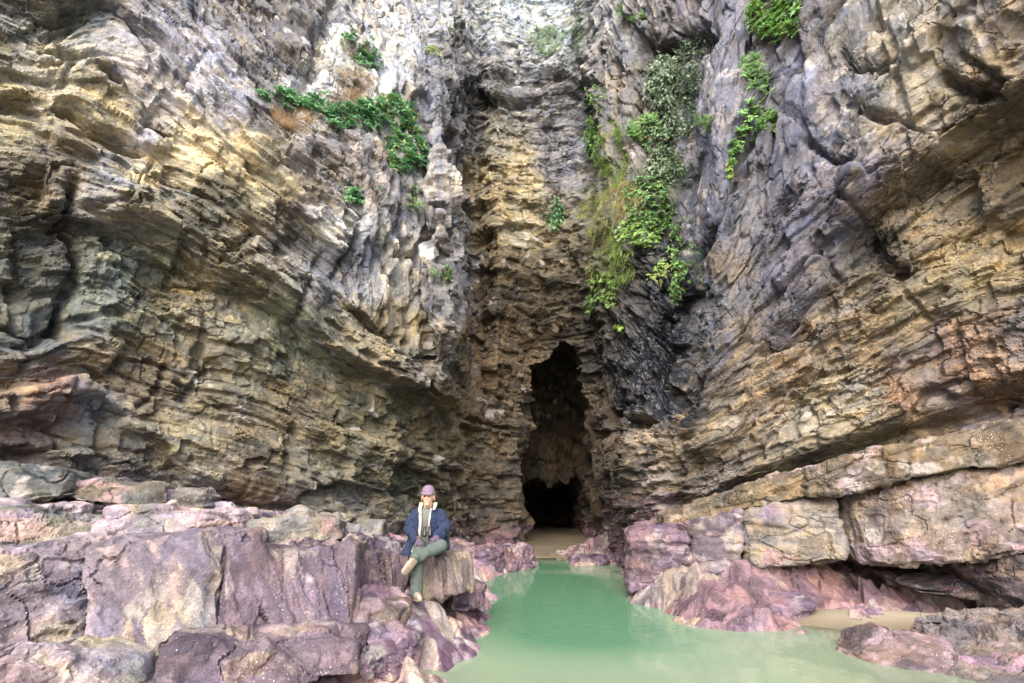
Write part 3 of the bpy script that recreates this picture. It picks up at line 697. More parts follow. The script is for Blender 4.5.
def platform(name, x0, x1, y0, y1, pts, seed, cols, amp=.8, res=.02):
    xs = np.arange(x0, x1, res); ys = np.arange(y0, y1, res); X, Y = np.meshgrid(xs, ys)
    Z = idw(X, Y, pts, 4.0)
    P = np.stack([X, Y, Z], -1)
    d1, c1, r1 = facets(frame_q(P, P[..., 2]) / .75, seed, .85, 1.1, True); d2, c2, r2 = facets(frame_q(P, P[..., 2]) / .34, seed + 2, .85, 1.1, True); d3, c3, r3 = facets(P / .13, seed + 3)
    w = fbm(P / .5, 3, seed)
    Z = Z + soften(amp * (0.22 * d1 + 0.09 * d2 + 0.035 * d3 - .06 * c1 - .035 * c2 + .05 * w), 2)
    f1 = fbm(P / .45, 4, seed + 1); f2 = fbm(P / .8 + 30, 4, seed + 2)
    fj = .6 * (r2 - .5) + .5 * (r3 - .5); k = sstep(-.3, .3, f1 + fj)[..., None]; c = cols[0] * k + cols[1] * (1 - k); k = sstep(.15, .7, f2 + fj)[..., None]; c = c * (1 - k) + cols[2] * k
    c = tone(c * SHALB, (r1, r2, r3, r2, w), P, seed, 1.0, 0, .64)
    V_ = np.stack([X, Y, np.where(Z < -.04, (Z + .04) * 3.5 - .04, Z)], -1)
    o = link(name, mesh_np(name, V_, grid_faces(*X.shape), {'Col': c, 'wet': np.clip(.75 - 2.0 * Z, .1, .7), 'barn': np.full(X.shape, .7)}, False), M_SHORE)
    return set_props(o, kind='structure')

PINK = [srgb(198, 152, 178), srgb(160, 112, 142), srgb(196, 178, 176)]
PURP = [srgb(150, 106, 138), srgb(116, 84, 108), srgb(178, 150, 164)]
def wl(px, py, z=0.0): return tuple(on_z(px, py, z)[:2]) + (z,)
lp = []
for (px, py) in ((425, 690), (445, 668), (462, 640), (490, 612), (488, 596), (478, 582), (500, 575), (530, 566)):
    a = wl(px, py, .03); lp += [a, (a[0] + .55, a[1] - .12, -.45), (a[0] + 1.6, a[1] + .3, -.7)]
lp += [(.9, 19, -.6), (2, 12, -.8), (2, 8, -.8), (2, 5, -.8), (.3, 4.4, -.6), (-.9, 4.3, -.4),
       (-1.2, 6.4, .43), (-1.05, 6.45, .43), (-.95, 6.5, .40), (-.8, 7.1, .32), (-1.15, 5.9, .25), (-1.7, 5.3, .2), (-2.5, 4.2, .1), (-4, 3.4, .1), (-6, 2.8, .1),
       (-.9, 8.3, .3), (-1.0, 10, .35), (-.7, 12, .28), (-.3, 14, .25), (-2.5, 7, .9), (-4, 6, 1.2), (-3, 9, 1.15), (-5.5, 5.5, 1.3), (-6.5, 7, 1.5), (-2.2, 10.5, 1.0), (-1.8, 13, .5)]
platform('rock_shelf_left', -8.5, 1.6, 2.6, 18.2, lp, 1, PINK)
rp = []
for (px, py) in ((618, 562), (634, 580), (645, 600), (690, 622), (740, 632), (800, 632)):
    a = wl(px, py, .03); rp += [a, (a[0] - .5, a[1] - .35, -.45), (a[0] - 1.0, a[1] - .9, -.8)]
rp += [(.5, 9, -.8), (2, 6, -.8), (4, 5.5, -.8), (5.3, 7.2, -.35), (6.6, 7.6, -.3), (7.8, 7.4, -.2), (4.4, 8.3, -.3), (5.5, 8.5, -.25), (6.5, 8.3, -.15),
       (2.7, 10.2, .6), (3.3, 9.5, .62), (4.0, 9.3, .66), (5, 9.3, .62), (6.2, 9.3, .35), (7.5, 9, .3), (9, 8.6, .3), (4, 11, .8), (3.2, 13, .6), (3.4, 17, .5), (2.8, 16, .25)]
platform('rock_shelf_right', 1.2, 10, 5.6, 18.6, rp, 2, [srgb(164, 118, 138), srgb(132, 92, 112), srgb(166, 148, 142)], 1.1)

# ------------------------------------------------------------------ blocks and boulders as things
SOFT = .12
def block(name, corners, label, cols, seed, round_=26.0, res=.018, rough=1.0, wet=.15, barn=.8, cat='rock', group=None, s_tilt=(0, 0, 1)):
    """corners: front tl, tr, br, bl then back tl, tr, br, bl"""
    C = np.array(corners, float); ftl, ftr, fbr, fbl, btl, btr, bbr, bbl = C
    g = np.array([[[fbl, ftl], [bbl, btl]], [[fbr, ftr], [bbr, btr]]])           # [x][y][z]
    nx, ny, nz = [max(6, int(max(np.linalg.norm(a - b_) for a, b_ in e) / res)) for e in (((ftl, ftr), (fbl, fbr)), ((ftl, btl), (ftr, btr)), ((ftl, fbl), (ftr, fbr)))]
    ny = min(ny, 90)
    ids, Ps, Fs = {}, [], []
    I = []; faces = []; base = 0
    for ax, side in ((0, 0), (0, 1), (1, 0), (1, 1), (2, 0), (2, 1)):
        n = [nx, ny, nz]; u, v = [a for a in (0, 1, 2) if a != ax]
        A, Bq = np.meshgrid(np.arange(n[u] + 1), np.arange(n[v] + 1), indexing='ij')
        T = np.zeros(A.shape + (3,), int); T[..., u] = A; T[..., v] = Bq; T[..., ax] = n[ax] * side
        fl = (side == 1) ^ (ax == 1)
        f = grid_faces(A.shape[0], A.shape[1], flip=not fl) + base
        I.append(T.reshape(-1, 3)); faces.append(f); base += A.size
    I = np.concatenate(I); F = np.concatenate(faces)
    key = (I[:, 0] * 4096 + I[:, 1]) * 4096 + I[:, 2]
    _, first, inv = np.unique(key, return_index=True, return_inverse=True)
    I = I[first]; F = inv.ravel()[F]
    p = I / np.array([nx, ny, nz]) * 2 - 1
    q = p * (np.abs(p).max(1) / (np.sum(np.abs(p) ** round_, 1) ** (1 / round_)))[:, None]
    t_ = (q + 1) / 2; x, y, z = t_[:, 0, None], t_[:, 1, None], t_[:, 2, None]
    V = 0
    for i in (0, 1):
        for j in (0, 1):
            for k in (0, 1):
                V = V + (x if i else 1 - x) * (y if j else 1 - y) * (z if k else 1 - z) * g[i][j][k]
    N = vert_normals(V, F)
    if np.einsum('ij,ij->i', N, V - V.mean(0)).mean() < 0: N = -N; F = F[:, ::-1]
    s = V @ np.array(s_tilt, float)
    Pj = V + seed * 3.7
    d = relief_big(Pj, s + seed * .37, np.full(len(V), rough), seed % 5, 1.1, .42) * .30
    E = np.concatenate([F[:, [0, 1]], F[:, [1, 2]], F[:, [2, 3]], F[:, [3, 0]]]); cnt = np.bincount(E.ravel(), minlength=len(V))
    for _ in range(4):
        d = .4 * d + .6 * (np.bincount(E[:, 0], d[E[:, 1]], len(V)) + np.bincount(E[:, 1], d[E[:, 0]], len(V))) / cnt
    V, F = remesh(name, V + N * d[:, None], F, res); V = V.astype(float); N = vert_normals(V, F); Pj = V + seed * 3.7; s = V @ np.array(s_tilt, float)
    E = np.concatenate([F[:, [0, 1]], F[:, [1, 2]], F[:, [2, 3]], F[:, [3, 0]]])
    for _ in range(10):
        N = np.stack([np.bincount(E[:, 0], N[E[:, 1], k], len(V)) + np.bincount(E[:, 1], N[E[:, 0], k], len(V)) for k in range(3)], -1); N /= np.linalg.norm(N, axis=1, keepdims=True) + 1e-9
    d, rn = relief_small(Pj, s + seed * .37, np.full(len(V), rough), seed % 5, .15); Vd = V + N * d[:, None] * .72
    f1 = fbm(Pj / .5, 4, 1); f2 = fbm(Pj / .35 + 30, 4, 2)
    fj = .5 * (rn[1] - .5) + .4 * (rn[2] - .5); k1 = sstep(-.4, .4, f1 + fj)[:, None]; c = cols[0] * k1 + cols[1] * (1 - k1); k = sstep(.15, .75, f2 + fj)[:, None]; c = c * (1 - k) + cols[2] * k
    c = tone(c * SHALB, rn, Pj, seed % 4, .9, 0, .60)
    org = V.mean(0).copy(); org[2] = V[:, 2].min()
    me = mesh_np(name, Vd - org, F, {'Col': c, 'wet': np.full(len(V), wet), 'barn': np.full(len(V), barn)}, False)
    o = link(name, me, M_SHORE); o.location = org
    return set_props(o, label, cat, group)

def front_block(name, quad, Ys, depth, label, cols, seed, back_up=0.0, **kw):
    """quad: the four front corners as seen (tl, tr, br, bl); Ys: their distances; depth: thickness straight back"""
    f = [at(x, y, Y) for (x, y), Y in zip(quad, Ys)]
    b_ = []
    for i, q in enumerate(f):
        w = q.copy(); w[1] += depth; w[0] += depth * .28 * np.sign(q[0]) * 0.6
        if i < 2: w[2] += back_up
        b_.append(w)
    return block(name, f + b_, label, cols, seed, **kw)

LIL = [srgb(186, 162, 180), srgb(158, 134, 156), srgb(192, 180, 172)]
PALE = [srgb(200, 182, 190), srgb(178, 150, 170), srgb(186, 180, 160)]
GREYB = [srgb(134, 140, 138), srgb(112, 120, 118), srgb(170, 150, 160)]
PURD = [srgb(140, 112, 142), srgb(112, 88, 112), srgb(172, 152, 158)]
TANP = [srgb(170, 152, 136), srgb(150, 128, 118), srgb(182, 150, 164)]
OCH = [srgb(148, 126, 86), srgb(126, 104, 72), srgb(176, 150, 140)]
SHG = 'rock blocks of the left shelf'; RHG = 'rock blocks of the right shelf'
# main face of the left shelf
front_block('rock_block', [(-160, 552), (94, 542), (80, 672), (-180, 700)], [3.7, 4.75, 4.45, 3.4], 1.6, 'pale pink-grey rock block at the left edge of the frame, above the low corner slab', LIL, 1, group=SHG)
front_block('rock_block', [(80, 543), (228, 539), (222, 654), (64, 670)], [4.75, 5.05, 4.75, 4.45], 1.6, 'lilac and cream rock block with slanting cracks in the middle of the left shelf face', LIL, 2, group=SHG, s_tilt=(.7, 0, .7))
front_block('rock_block', [(214, 540), (362, 542), (354, 642), (206, 656)], [5.05, 5.75, 5.45, 4.75], 1.7, 'purple barnacled rock block left of the seated man, its right corner dark red', PURD, 3, group=SHG, s_tilt=(.8, 0, .5))
# low slabs in front
front_block('rock_slab', [(-40, 668), (138, 660), (146, 720), (-60, 730)], [3.5, 4.3, 4.1, 3.3], .9, 'low pale pink slab in the bottom left corner', PALE, 4, group=SHG)
front_block('rock_slab', [(152, 640), (362, 636), (358, 676), (140, 712)], [4.25, 5.1, 4.95, 4.0], .9, 'long purple slab lying under the middle of the left shelf face', PURD, 5, group=SHG)
front_block('rock_boulder', [(352, 638), (424, 628), (418, 684), (350, 698)], [5.0, 5.75, 5.5, 4.9], .7, 'pink rounded boulder at the right end of the long purple slab', PINK, 6, group=SHG, round_=4)
front_block('rock_boulder', [(322, 612), (414, 600), (408, 640), (330, 646)], [5.55, 6.0, 5.8, 5.3], .7, 'pink wedge of rock lying below the seat block beside the purple block', [srgb(180, 146, 156), srgb(160, 130, 120), srgb(196, 160, 180)], 7, group=SHG, round_=5)
# upper tiers
front_block('rock_slab', [(-140, 512), (120, 520), (112, 552), (-150, 556)], [4.6, 5.5, 5.4, 4.5], 1.5, 'flat grey-green rock layer below the dark boulders at the left edge', [srgb(176, 164, 160), srgb(150, 150, 132), srgb(192, 160, 184)], 8, group=SHG)
front_block('rock_slab', [(104, 508), (238, 514), (236, 547), (100, 546)], [5.5, 6.2, 6.1, 5.4], 1.6, 'bright pink rock layer with a thin dark seam, right of the grey-green layer', [srgb(214, 184, 204), srgb(196, 166, 186), srgb(180, 170, 160)], 9, group=SHG)
front_block('rock_slab', [(230, 517), (342, 519), (340, 540), (228, 546)], [6.2, 7.0, 6.9, 6.1], 1.5, 'long pale grey slab behind the purple barnacled block, its end towards the man', [srgb(176, 170, 164), srgb(160, 156, 140), srgb(204, 174, 194)], 10, group=SHG)
front_block('rock_boulder', [(-60, 458), (66, 462), (64, 502), (-70, 508)], [5.9, 6.1, 5.9, 5.7], 1.0, 'dark grey-green boulder at the left edge on top of the shelf', GREYB, 11, round_=5, barn=.35, group=SHG)
front_block('rock_boulder', [(62, 474), (154, 484), (152, 508), (60, 506)], [6.3, 6.6, 6.4, 6.1], 1.0, 'dark green and pink boulder on the shelf, second from the left edge', [srgb(118, 126, 118), srgb(134, 124, 108), srgb(190, 150, 176)], 12, round_=5, barn=.35, group=SHG)
front_block('rock_boulder', [(152, 490), (206, 492), (206, 508), (150, 508)], [6.9, 7.1, 6.9, 6.7], .7, 'small grey boulder on the shelf beside the dark green and pink boulder', [srgb(168, 162, 162), srgb(140, 136, 134), srgb(196, 166, 186)], 13, round_=4, group=SHG)
front_block('rock_slab', [(-40, 500), (58, 506), (56, 524), (-50, 522)], [5.4, 5.7, 5.6, 5.2], .6, 'thin bright pink slab under the left edge boulder', [srgb(216, 192, 208), srgb(200, 172, 192), srgb(180, 172, 160)], 14, group=SHG)
front_block('rock_block', [(342, 518), (384, 521), (384, 548), (342, 546)], [7.6, 8.0, 7.8, 7.4], 1.0, 'small grey-blue block at the end of the long pale slab, left of the man', [srgb(136, 132, 120), srgb(128, 134, 142), srgb(150, 150, 110)], 15, group=SHG)
# seat block: what the man sits on
front_block('rock_block', [(352, 549), (412, 551), (410, 606), (350, 612)], [6.7, 6.85, 6.6, 6.5], 1.5, 'grey-purple rock block with upright joints just left of the man', PURD, 16, group=SHG, s_tilt=(.9, 0, .3))
front_block('rock_block', [(408, 551), (474, 549), (480, 603), (406, 606)], [6.85, 7.2, 7.0, 6.62], 1.6, 'rounded pinkish brown rock block the man sits on', [srgb(168, 142, 142), srgb(142, 116, 122), srgb(178, 158, 138)], 17, group=SHG, round_=6, s_tilt=(.9, 0, .3))
front_block('rock_boulder', [(452, 588), (488, 586), (492, 610), (448, 618)], [7.7, 8.2, 8.0, 7.4], .6, 'low purple boulder at the water edge below the seat block', PURP, 18, group=SHG, round_=4, wet=.5)
front_block('rock_boulder', [(478, 548), (530, 546), (536, 572), (476, 574)], [13.2, 15, 14.6, 12.9], 1.2, 'dark purple boulder at the foot of the cliff left of the cave mouth', PURP, 19, group=SHG, round_=5, wet=.4)
# right shelf
front_block('rock_block', [(630, 534), (692, 520), (690, 584), (628, 594)], [10.4, 9.8, 9.55, 10.0], 1.8, 'dark purple block at the left corner of the right shelf, above the water', PURP, 21, group=RHG, round_=20, wet=.4)
front_block('rock_block', [(690, 522), (747, 508), (745, 576), (688, 582)], [9.75, 9.4, 9.2, 9.5], 1.4, 'lilac-grey block right of the dark purple corner block', [srgb(160, 138, 154), srgb(130, 104, 124), srgb(178, 160, 160)], 22, group=RHG, round_=7, wet=.3)
front_block('rock_block', [(746, 506), (842, 486), (856, 562), (748, 577)], [9.35, 8.9, 8.6, 9.1], 1.5, 'large tan block with a lilac stain on its face, right of the lilac-grey block', [srgb(172, 158, 142), srgb(158, 140, 128), srgb(158, 126, 154)], 23, group=RHG, round_=8, rough=.8)
front_block('rock_block', [(846, 488), (1120, 440), (1140, 552), (872, 572)], [8.75, 6.9, 6.6, 8.3], 1.8, 'huge tan and pink overhanging block at the right edge above the dark hollow', [srgb(172, 150, 130), srgb(160, 132, 116), srgb(184, 150, 168)], 24, group=RHG, round_=8, s_tilt=(-.3, 0, .9))
front_block('rock_slab', [(660, 514), (808, 468), (812, 494), (664, 530)], [10.2, 9.0, 8.95, 10.1], 1.2, 'tilted ochre and pale slab above the lilac-grey block', OCH, 25, group=RHG, s_tilt=(-.3, 0, .9))
front_block('rock_slab', [(804, 466), (1110, 404), (1120, 444), (810, 494)], [8.95, 6.9, 6.85, 8.85], 1.3, 'long brown and pink rock layer under the dark crevice at the right edge', [srgb(150, 126, 88), srgb(134, 110, 84), srgb(196, 164, 168)], 26, group=RHG, s_tilt=(-.3, 0, .9))
front_block('rock_boulder', [(772, 606), (818, 602), (822, 628), (770, 634)], [8.2, 8.2, 8.0, 7.95], .6, 'small purple boulder at the left tip of the sand patch', PURP, 27, group=RHG, round_=4, wet=.5)
front_block('rock_boulder', [(870, 566), (960, 566), (1000, 604), (912, 596)], [8.9, 8.4, 7.7, 8.3], .8, 'dark purple wet rock slanting down in the hollow under the huge block', [srgb(108, 84, 98), srgb(84, 72, 80), srgb(150, 108, 132)], 28, group=RHG, round_=5, wet=.5)
front_block('rock_boulder', [(968, 560), (1100, 548), (1120, 618), (1020, 606)], [7.9, 6.8, 6.6, 7.4], .8, 'dark mauve rock at the right edge below the huge block', [srgb(126, 100, 112), srgb(104, 86, 92), srgb(164, 134, 126)], 29, group=RHG, round_=5)
front_block('rock_boulder', [(852, 611), (892, 610), (890, 622), (850, 624)], [8.0, 7.95, 7.8, 7.75], .35, 'small flat pink rock lying alone on the sand patch', PINK, 30, group=RHG, round_=3.5)
# low outcrop in the bottom right corner
front_block('rock_outcrop', [(866, 645), (948, 632), (966, 690), (858, 664)], [6.5, 6.6, 5.6, 6.3], .55, 'low brown jointed outcrop in front of the sand patch', [srgb(154, 122, 124), srgb(134, 106, 106), srgb(186, 150, 178)], 31, group=RHG, round_=5)
front_block('rock_outcrop', [(940, 632), (1110, 620), (1130, 720), (960, 694)], [6.6, 6.2, 5.0, 5.5], .9, 'broad grey-brown outcrop with a violet patch in the bottom right corner', [srgb(160, 142, 138), srgb(140, 120, 118), srgb(180, 130, 176)], 32, group=RHG, round_=6)
front_block('rock_boulder', [(572, 559), (604, 557), (606, 566), (570, 568)], [15.6, 15.6, 15.3, 15.3], .7, 'flat dark violet rock lying in the shallows before the cave', PURP, 33, round_=3.5, wet=.5)

# ------------------------------------------------------------------ plants on the cliffs
class Leaves:
    def __init__(self): self.v, self.f, self.c = [], [], []
    def leaf(self, p, d, n, L, W, col, droop=.25):
        d = d / np.linalg.norm(d); sd = np.cross(d, n); sd /= np.linalg.norm(sd) + 1e-9; n = np.cross(sd, d)
        b = len(self.v)
        m_ = p + d * L * .5 + n * L * .06
        self.v += [p, m_ - sd * W * .5 + n * W * .22, m_, m_ + sd * W * .5 + n * W * .22, p + d * L - n * L * droop]
        self.f += [(b, b + 3, b + 2), (b, b + 2, b + 1), (b + 2, b + 3, b + 4), (b + 2, b + 4, b + 1)]
        self.c += [col * .9, col, col * .85, col, col * 1.12]
    def blade(self, p, d, L, W, col, sag):
        d = d / np.linalg.norm(d); sd = np.cross(d, [0.3, .2, 1.0]); sd /= np.linalg.norm(sd) + 1e-9
        b = len(self.v); n = 4
        for i in range(n):
            t = i / (n - 1); q = p + d * L * t + np.array([0, 0, -sag * L * t * t]); w = W * (1 - t * .9) / 2
            self.v += [q - sd * w, q + sd * w]; self.c += [col * (.85 + .3 * t)] * 2
            if i:
                a = b + 2 * (i - 1); self.f += [(a, a + 1, a + 3), (a, a + 3, a + 2)]
    def build(self, name, parent, org):
        return link(name, mesh_np(name, np.array(self.v) - org, np.array(self.f), {'Col': np.array(self.c)}, False), M_LEAF, parent)

def tube_mesh(paths, r0, r1, org, sides=5):
    V, F = [], []
    for pl in paths:
        pl = np.array(pl); b = len(V); n = len(pl)
        for i, q in enumerate(pl):
            t = pl[min(i + 1, n - 1)] - pl[max(i - 1, 0)]; t /= np.linalg.norm(t) + 1e-9
            u = np.cross(t, [.31, .2, .93]); u /= np.linalg.norm(u) + 1e-9; w = np.cross(t, u); r = r0 + (r1 - r0) * i / (n - 1)
            for k in range(sides):
                a = 2 * math.pi * k / sides; V.append(q + r * (math.cos(a) * u + math.sin(a) * w) - org)
        for i in range(n - 1):
            for k in range(sides):
                F.append((b + i * sides + k, b + i * sides + (k + 1) % sides, b + (i + 1) * sides + (k + 1) % sides, b + (i + 1) * sides + k))
    return np.array(V), np.array(F)

def pick(poly, n, r):
    P_ = np.array(poly, float); out = []
    x0, y0 = P_.min(0); x1, y1 = P_.max(0)
    while len(out) < n:
        x, y = r.uniform(x0, x1), r.uniform(y0, y1)
        if inside(poly, np.array([x]), np.array([y]))[0]: out.append((x, y))
    return out

def surf(x, y):
    i = int(np.argmin(np.abs(pxs - x))); j = int(np.argmin(np.abs(pys - y)))
    return V[j, i].astype(float), NB[j, i].astype(float)

def blob(cx_, cy_, rx, ry, rot=0, n=10, seed=0):
    r = np.random.default_rng(seed + int(cx_)); a = np.linspace(0, 2 * math.pi, n, endpoint=False); k = r.uniform(.75, 1.15, n)
    x, y = rx * np.cos(a) * k, ry * np.sin(a) * k; c_, s_ = math.cos(rot), math.sin(rot)
    return list(zip(cx_ + x * c_ - y * s_, cy_ + x * s_ + y * c_))

G1 = [np.array(c) for c in ((.05, .15, .06), (.08, .21, .075), (.11, .25, .09), (.06, .17, .09))]
G2 = [np.array(c) for c in ((.05, .09, .05), (.075, .125, .07), (.11, .16, .10), (.15, .19, .14))]
G3 = [np.array(c) for c in ((.13, .24, .04), (.18, .30, .05), (.22, .32, .07), (.26, .31, .09))]
G4 = [np.array(c) for c in ((.07, .17, .04), (.11, .25, .05), (.15, .28, .06), (.08, .16, .06))]
DRY = [np.array(c) for c in ((.24, .16, .085), (.33, .24, .13), (.40, .31, .18), (.18, .11, .07))]
TAN = [np.array(c) for c in ((.30, .26, .12), (.36, .31, .15), (.24, .25, .09), (.20, .25, .08))]
PLG = 'plants growing on the cliffs'
def plant(name, label, poly, n, kind, L, pal, seed, cat='plant', depth=.18, group=PLG, accent=None):
    r = np.random.default_rng(seed); n = int(n * 2.0); L = L * .82; pal = [(p_ * .86 + .14 * p_.mean()) * 1.6 for p_ in pal]; pts = pick(poly, n, r)
    gx_ = vnoise(np.array([[x / 9.0, y / 9.0, seed * 1.7] for x, y in pts]), 3); pts = [q for q, g_ in zip(pts, gx_) if g_ > -.28 or r.random() < .25]
    pn = [surf(*p) for p in pts]
    allp = np.array([p for p, _ in pn]); org = allp.mean(0); org[2] = allp[:, 2].min()
    lv = Leaves(); paths = []
    up = np.array([0, 0, 1.0])
    root = org + np.array([0, 0, .35 * (allp[:, 2].max() - org[2])])
    for p, nn in pn:
        dark = r.uniform(.75, 1.2); out = r.uniform(.02, depth); base = p + nn * out
        paths.append(p + nn * min(out, .05))
        if kind == 'shrub':
            ax = nn * .8 + up * .7 + r.normal(0, .25, 3); ax /= np.linalg.norm(ax)
            u = np.cross(ax, [.2, .9, .1]); u /= np.linalg.norm(u); w = np.cross(ax, u); k = r.integers(6, 10)
            for i in range(k):
                a = 2 * math.pi * i / k + r.uniform(-.3, .3); el = r.uniform(.15, .9)
                d = (math.cos(a) * u + math.sin(a) * w) * math.cos(el) + ax * math.sin(el)
                col = pal[r.integers(len(pal))] * dark
                if accent is not None and r.random() < .06: col = accent
                lv.leaf(base, d, ax, L * r.uniform(.7, 1.2), L * r.uniform(.28, .42), col, r.uniform(.05, .3))
        elif kind == 'ivy':
            for i in range(r.integers(2, 5)):
                d = -up * r.uniform(.2, 1) + nn * r.uniform(.2, .9) + r.normal(0, .5, 3)
                col = pal[r.integers(len(pal))] * dark
                if accent is not None and r.random() < .08: col = accent
                lv.leaf(base + r.normal(0, .05, 3), d, nn + up * .6 + r.normal(0, .25, 3), L * r.uniform(.6, 1.2), L * r.uniform(.4, .6), col, r.uniform(.1, .4))
        elif kind == 'grass':
            for i in range(r.integers(7, 13)):
                d = nn * r.uniform(.4, 1) + up * r.uniform(.1, 1.0) + r.normal(0, .4, 3)
                lv.blade(p + r.normal(0, .03, 3), d, L * r.uniform(.6, 1.3), r.uniform(.008, .016), pal[r.integers(len(pal))] * dark, r.uniform(.4, 1.3))
        elif kind == 'fern':
            for i in range(r.integers(3, 6)):
                d = nn * .8 + up * r.uniform(-.2, .9) + r.normal(0, .5, 3); d /= np.linalg.norm(d)
                sd = np.cross(d, nn + .3 * up); sd /= np.linalg.norm(sd) + 1e-9; fl = L * r.uniform(.7, 1.3); col = pal[r.integers(len(pal))] * dark
                for t in np.linspace(.15, 1, 8):
                    q = p + d * fl * t + np.array([0, 0, -.35 * fl * t * t])
                    for sg in (-1, 1): lv.leaf(q, sd * sg + d * .5, nn + up * .5, fl * .28 * (1.1 - t * .8), fl * .09, col, .15)
        elif kind == 'twig':
            for i in range(r.integers(4, 8)):
                d = nn * r.uniform(.2, 1) + up * r.uniform(-.6, .9) + r.normal(0, .6, 3)
                lv.blade(p, d, L * r.uniform(.5, 1.3), r.uniform(.007, .013), pal[r.integers(len(pal))] * dark, r.uniform(0, .6))
    e = empty(name, org)
    lv.build('foliage', e, org)
    if kind in ('shrub', 'ivy') and len(paths) > 3:
        left = list(paths[1::2]); chain = [left.pop(0)]
        while left and len(chain) < 40:
            k = int(np.argmin([np.linalg.norm(q - chain[-1]) for q in left])); chain.append(left.pop(k))
        v_, f_ = tube_mesh([chain], .010, .005, org); link('stem', mesh_np('stem', v_, f_), M_STEM, e)
    return set_props(e, label, cat, group)

YEL = np.array([.42, .33, .05]); RED = np.array([.15, .09, .05])
# left cliff
plant('climbing_plant', 'grey-green creeper strip joining the niche creeper and the reddish one in the green chute', blob(676, 118, 14, 22), 110, 'ivy', .24, G2, 40, depth=.3)
plant('leafy_shrub', 'yellowish green shrub between the dry grass and the top of the black rock', blob(640, 238, 22, 14), 90, 'shrub', .18, G3 + G4, 41)
plant('dry_shrub', 'straw coloured hanging roots at the right edge of the head wall', blob(592, 250, 7, 32), 60, 'twig', .4, DRY + TAN, 42, cat='shrub')
plant('leafy_shrub', 'small ferny plant on the right lip of the cave roof', blob(592, 305, 8, 9), 12, 'fern', .25, G4, 43)
plant('leafy_shrub', 'tiny green plant high on the left cliff above the small yellow-green one', blob(452, 30, 7, 5), 7, 'fern', .22, G4, 44)
plant('leafy_shrub', 'bright green shrub trailing along the ledge, at the left end of the left cliff plants', blob(302, 103, 36, 9, .15), 70, 'shrub', .20, G1, 1)
plant('leafy_shrub', 'green shrub between the trailing ledge shrub and the big hanging one', blob(350, 120, 30, 15, .1), 95, 'shrub', .20, G1, 2)
plant('leafy_shrub', 'large green shrub with some yellow leaves at the top of the hanging clump', blob(392, 118, 26, 14, .2), 105, 'shrub', .22, G1, 3, accent=YEL)
plant('leafy_shrub', 'dense green shrub hanging lowest below the yellow-leaved one', blob(402, 154, 21, 27, -.2), 120, 'shrub', .22, G1, 4, accent=YEL)
plant('leafy_shrub', 'small green shrub beside the white rock patch high on the left cliff', blob(366, 66, 15, 12), 36, 'shrub', .20, G1, 5)
plant('leafy_shrub', 'thin green sprig above the white rock patch', blob(341, 47, 9, 4, .3), 10, 'shrub', .18, G1, 6)
plant('leafy_shrub', 'small lone green tuft under the ledge shrubs beside the white lichen', blob(353, 198, 14, 7), 24, 'shrub', .17, G1, 7)
plant('leafy_shrub', 'tiny green plant at the far left end of the ledge', blob(261, 105, 8, 3), 8, 'shrub', .15, G1, 8)
plant('leafy_shrub', 'small green plant dangling in the crack under the hanging clump', blob(411, 201, 7, 13), 15, 'shrub', .16, G4, 9, accent=YEL)
plant('leafy_shrub', 'tiny bright green plant halfway down the left corner of the ravine', blob(438, 271, 8, 7), 9, 'shrub', .17, G4, 10)
plant('leafy_shrub', 'small yellow-green plant high on the grey left cliff', blob(434, 60, 12, 6), 12, 'shrub', .17, G3, 11)
plant('dry_shrub', 'brown dead shrub under the trailing ledge shrub', blob(288, 122, 26, 13, .1), 170, 'twig', .22, DRY, 12, cat='shrub')
plant('dry_shrub', 'straw coloured dead shrub under the small shrub by the white patch', blob(352, 92, 21, 17), 170, 'twig', .24, DRY, 13, cat='shrub')
# head of the ravine
plant('leafy_shrub', 'small dark green shrub at the right end of the ochre beds', blob(555, 217, 10, 15), 34, 'ivy', .24, [g * .7 for g in G1], 14)
plant('moss_patch', 'faint green moss and fern patch high at the head of the ravine', blob(550, 44, 22, 18), 60, 'fern', .45, [np.array((.13, .20, .12)), np.array((.16, .24, .14))], 15, cat='moss')
plant('moss_patch', 'faint green growth at the top right of the ravine head', blob(586, 40, 10, 30), 40, 'fern', .4, [np.array((.10, .16, .09)), np.array((.13, .19, .12))], 16, cat='moss')
# green chute right of the ravine head
plant('climbing_plant', 'dense grey-green big-leaved creeper in the niche at the top of the green chute', blob(668, 80, 22, 44, .1), 380, 'ivy', .27, G2, 17, depth=.35)
plant('climbing_plant', 'dark creeper with reddish leaves in the middle of the green chute', blob(668, 150, 23, 40), 260, 'ivy', .24, G2 + G4[:1], 18, accent=RED, depth=.3)
plant('leafy_shrub', 'fresh green fern-like shrub left of the creeper in the green chute', blob(647, 128, 17, 12), 60, 'fern', .36, G4, 19)
plant('leafy_shrub', 'mixed green shrub in the lower middle of the green chute', blob(650, 205, 30, 30), 230, 'shrub', .2, G4 + G2[:2], 20, accent=RED)
plant('climbing_plant', 'bright green vine hanging down the right edge of the black wet rock', blob(682, 258, 10, 48), 130, 'ivy', .2, G4, 21, accent=RED)
plant('climbing_plant', 'dark green creeper hanging on the left side of the green chute', blob(596, 122, 14, 48), 160, 'ivy', .24, [g * .8 for g in G4], 22)
plant('grass_tuft', 'bright yellow-green grass hanging beside the dark creeper', blob(611, 158, 13, 40, .15), 120, 'grass', .5, G3, 23, cat='grass')
plant('grass_tuft', 'yellow-green tuft on the ledge below the hanging grass', blob(602, 218, 24, 30), 140, 'grass', .5, TAN + G3[:2], 24, cat='grass')
plant('grass_tuft', 'lime green tuft left of the top of the black wet rock', blob(616, 262, 22, 26), 100, 'grass', .4, G3, 25, cat='grass')
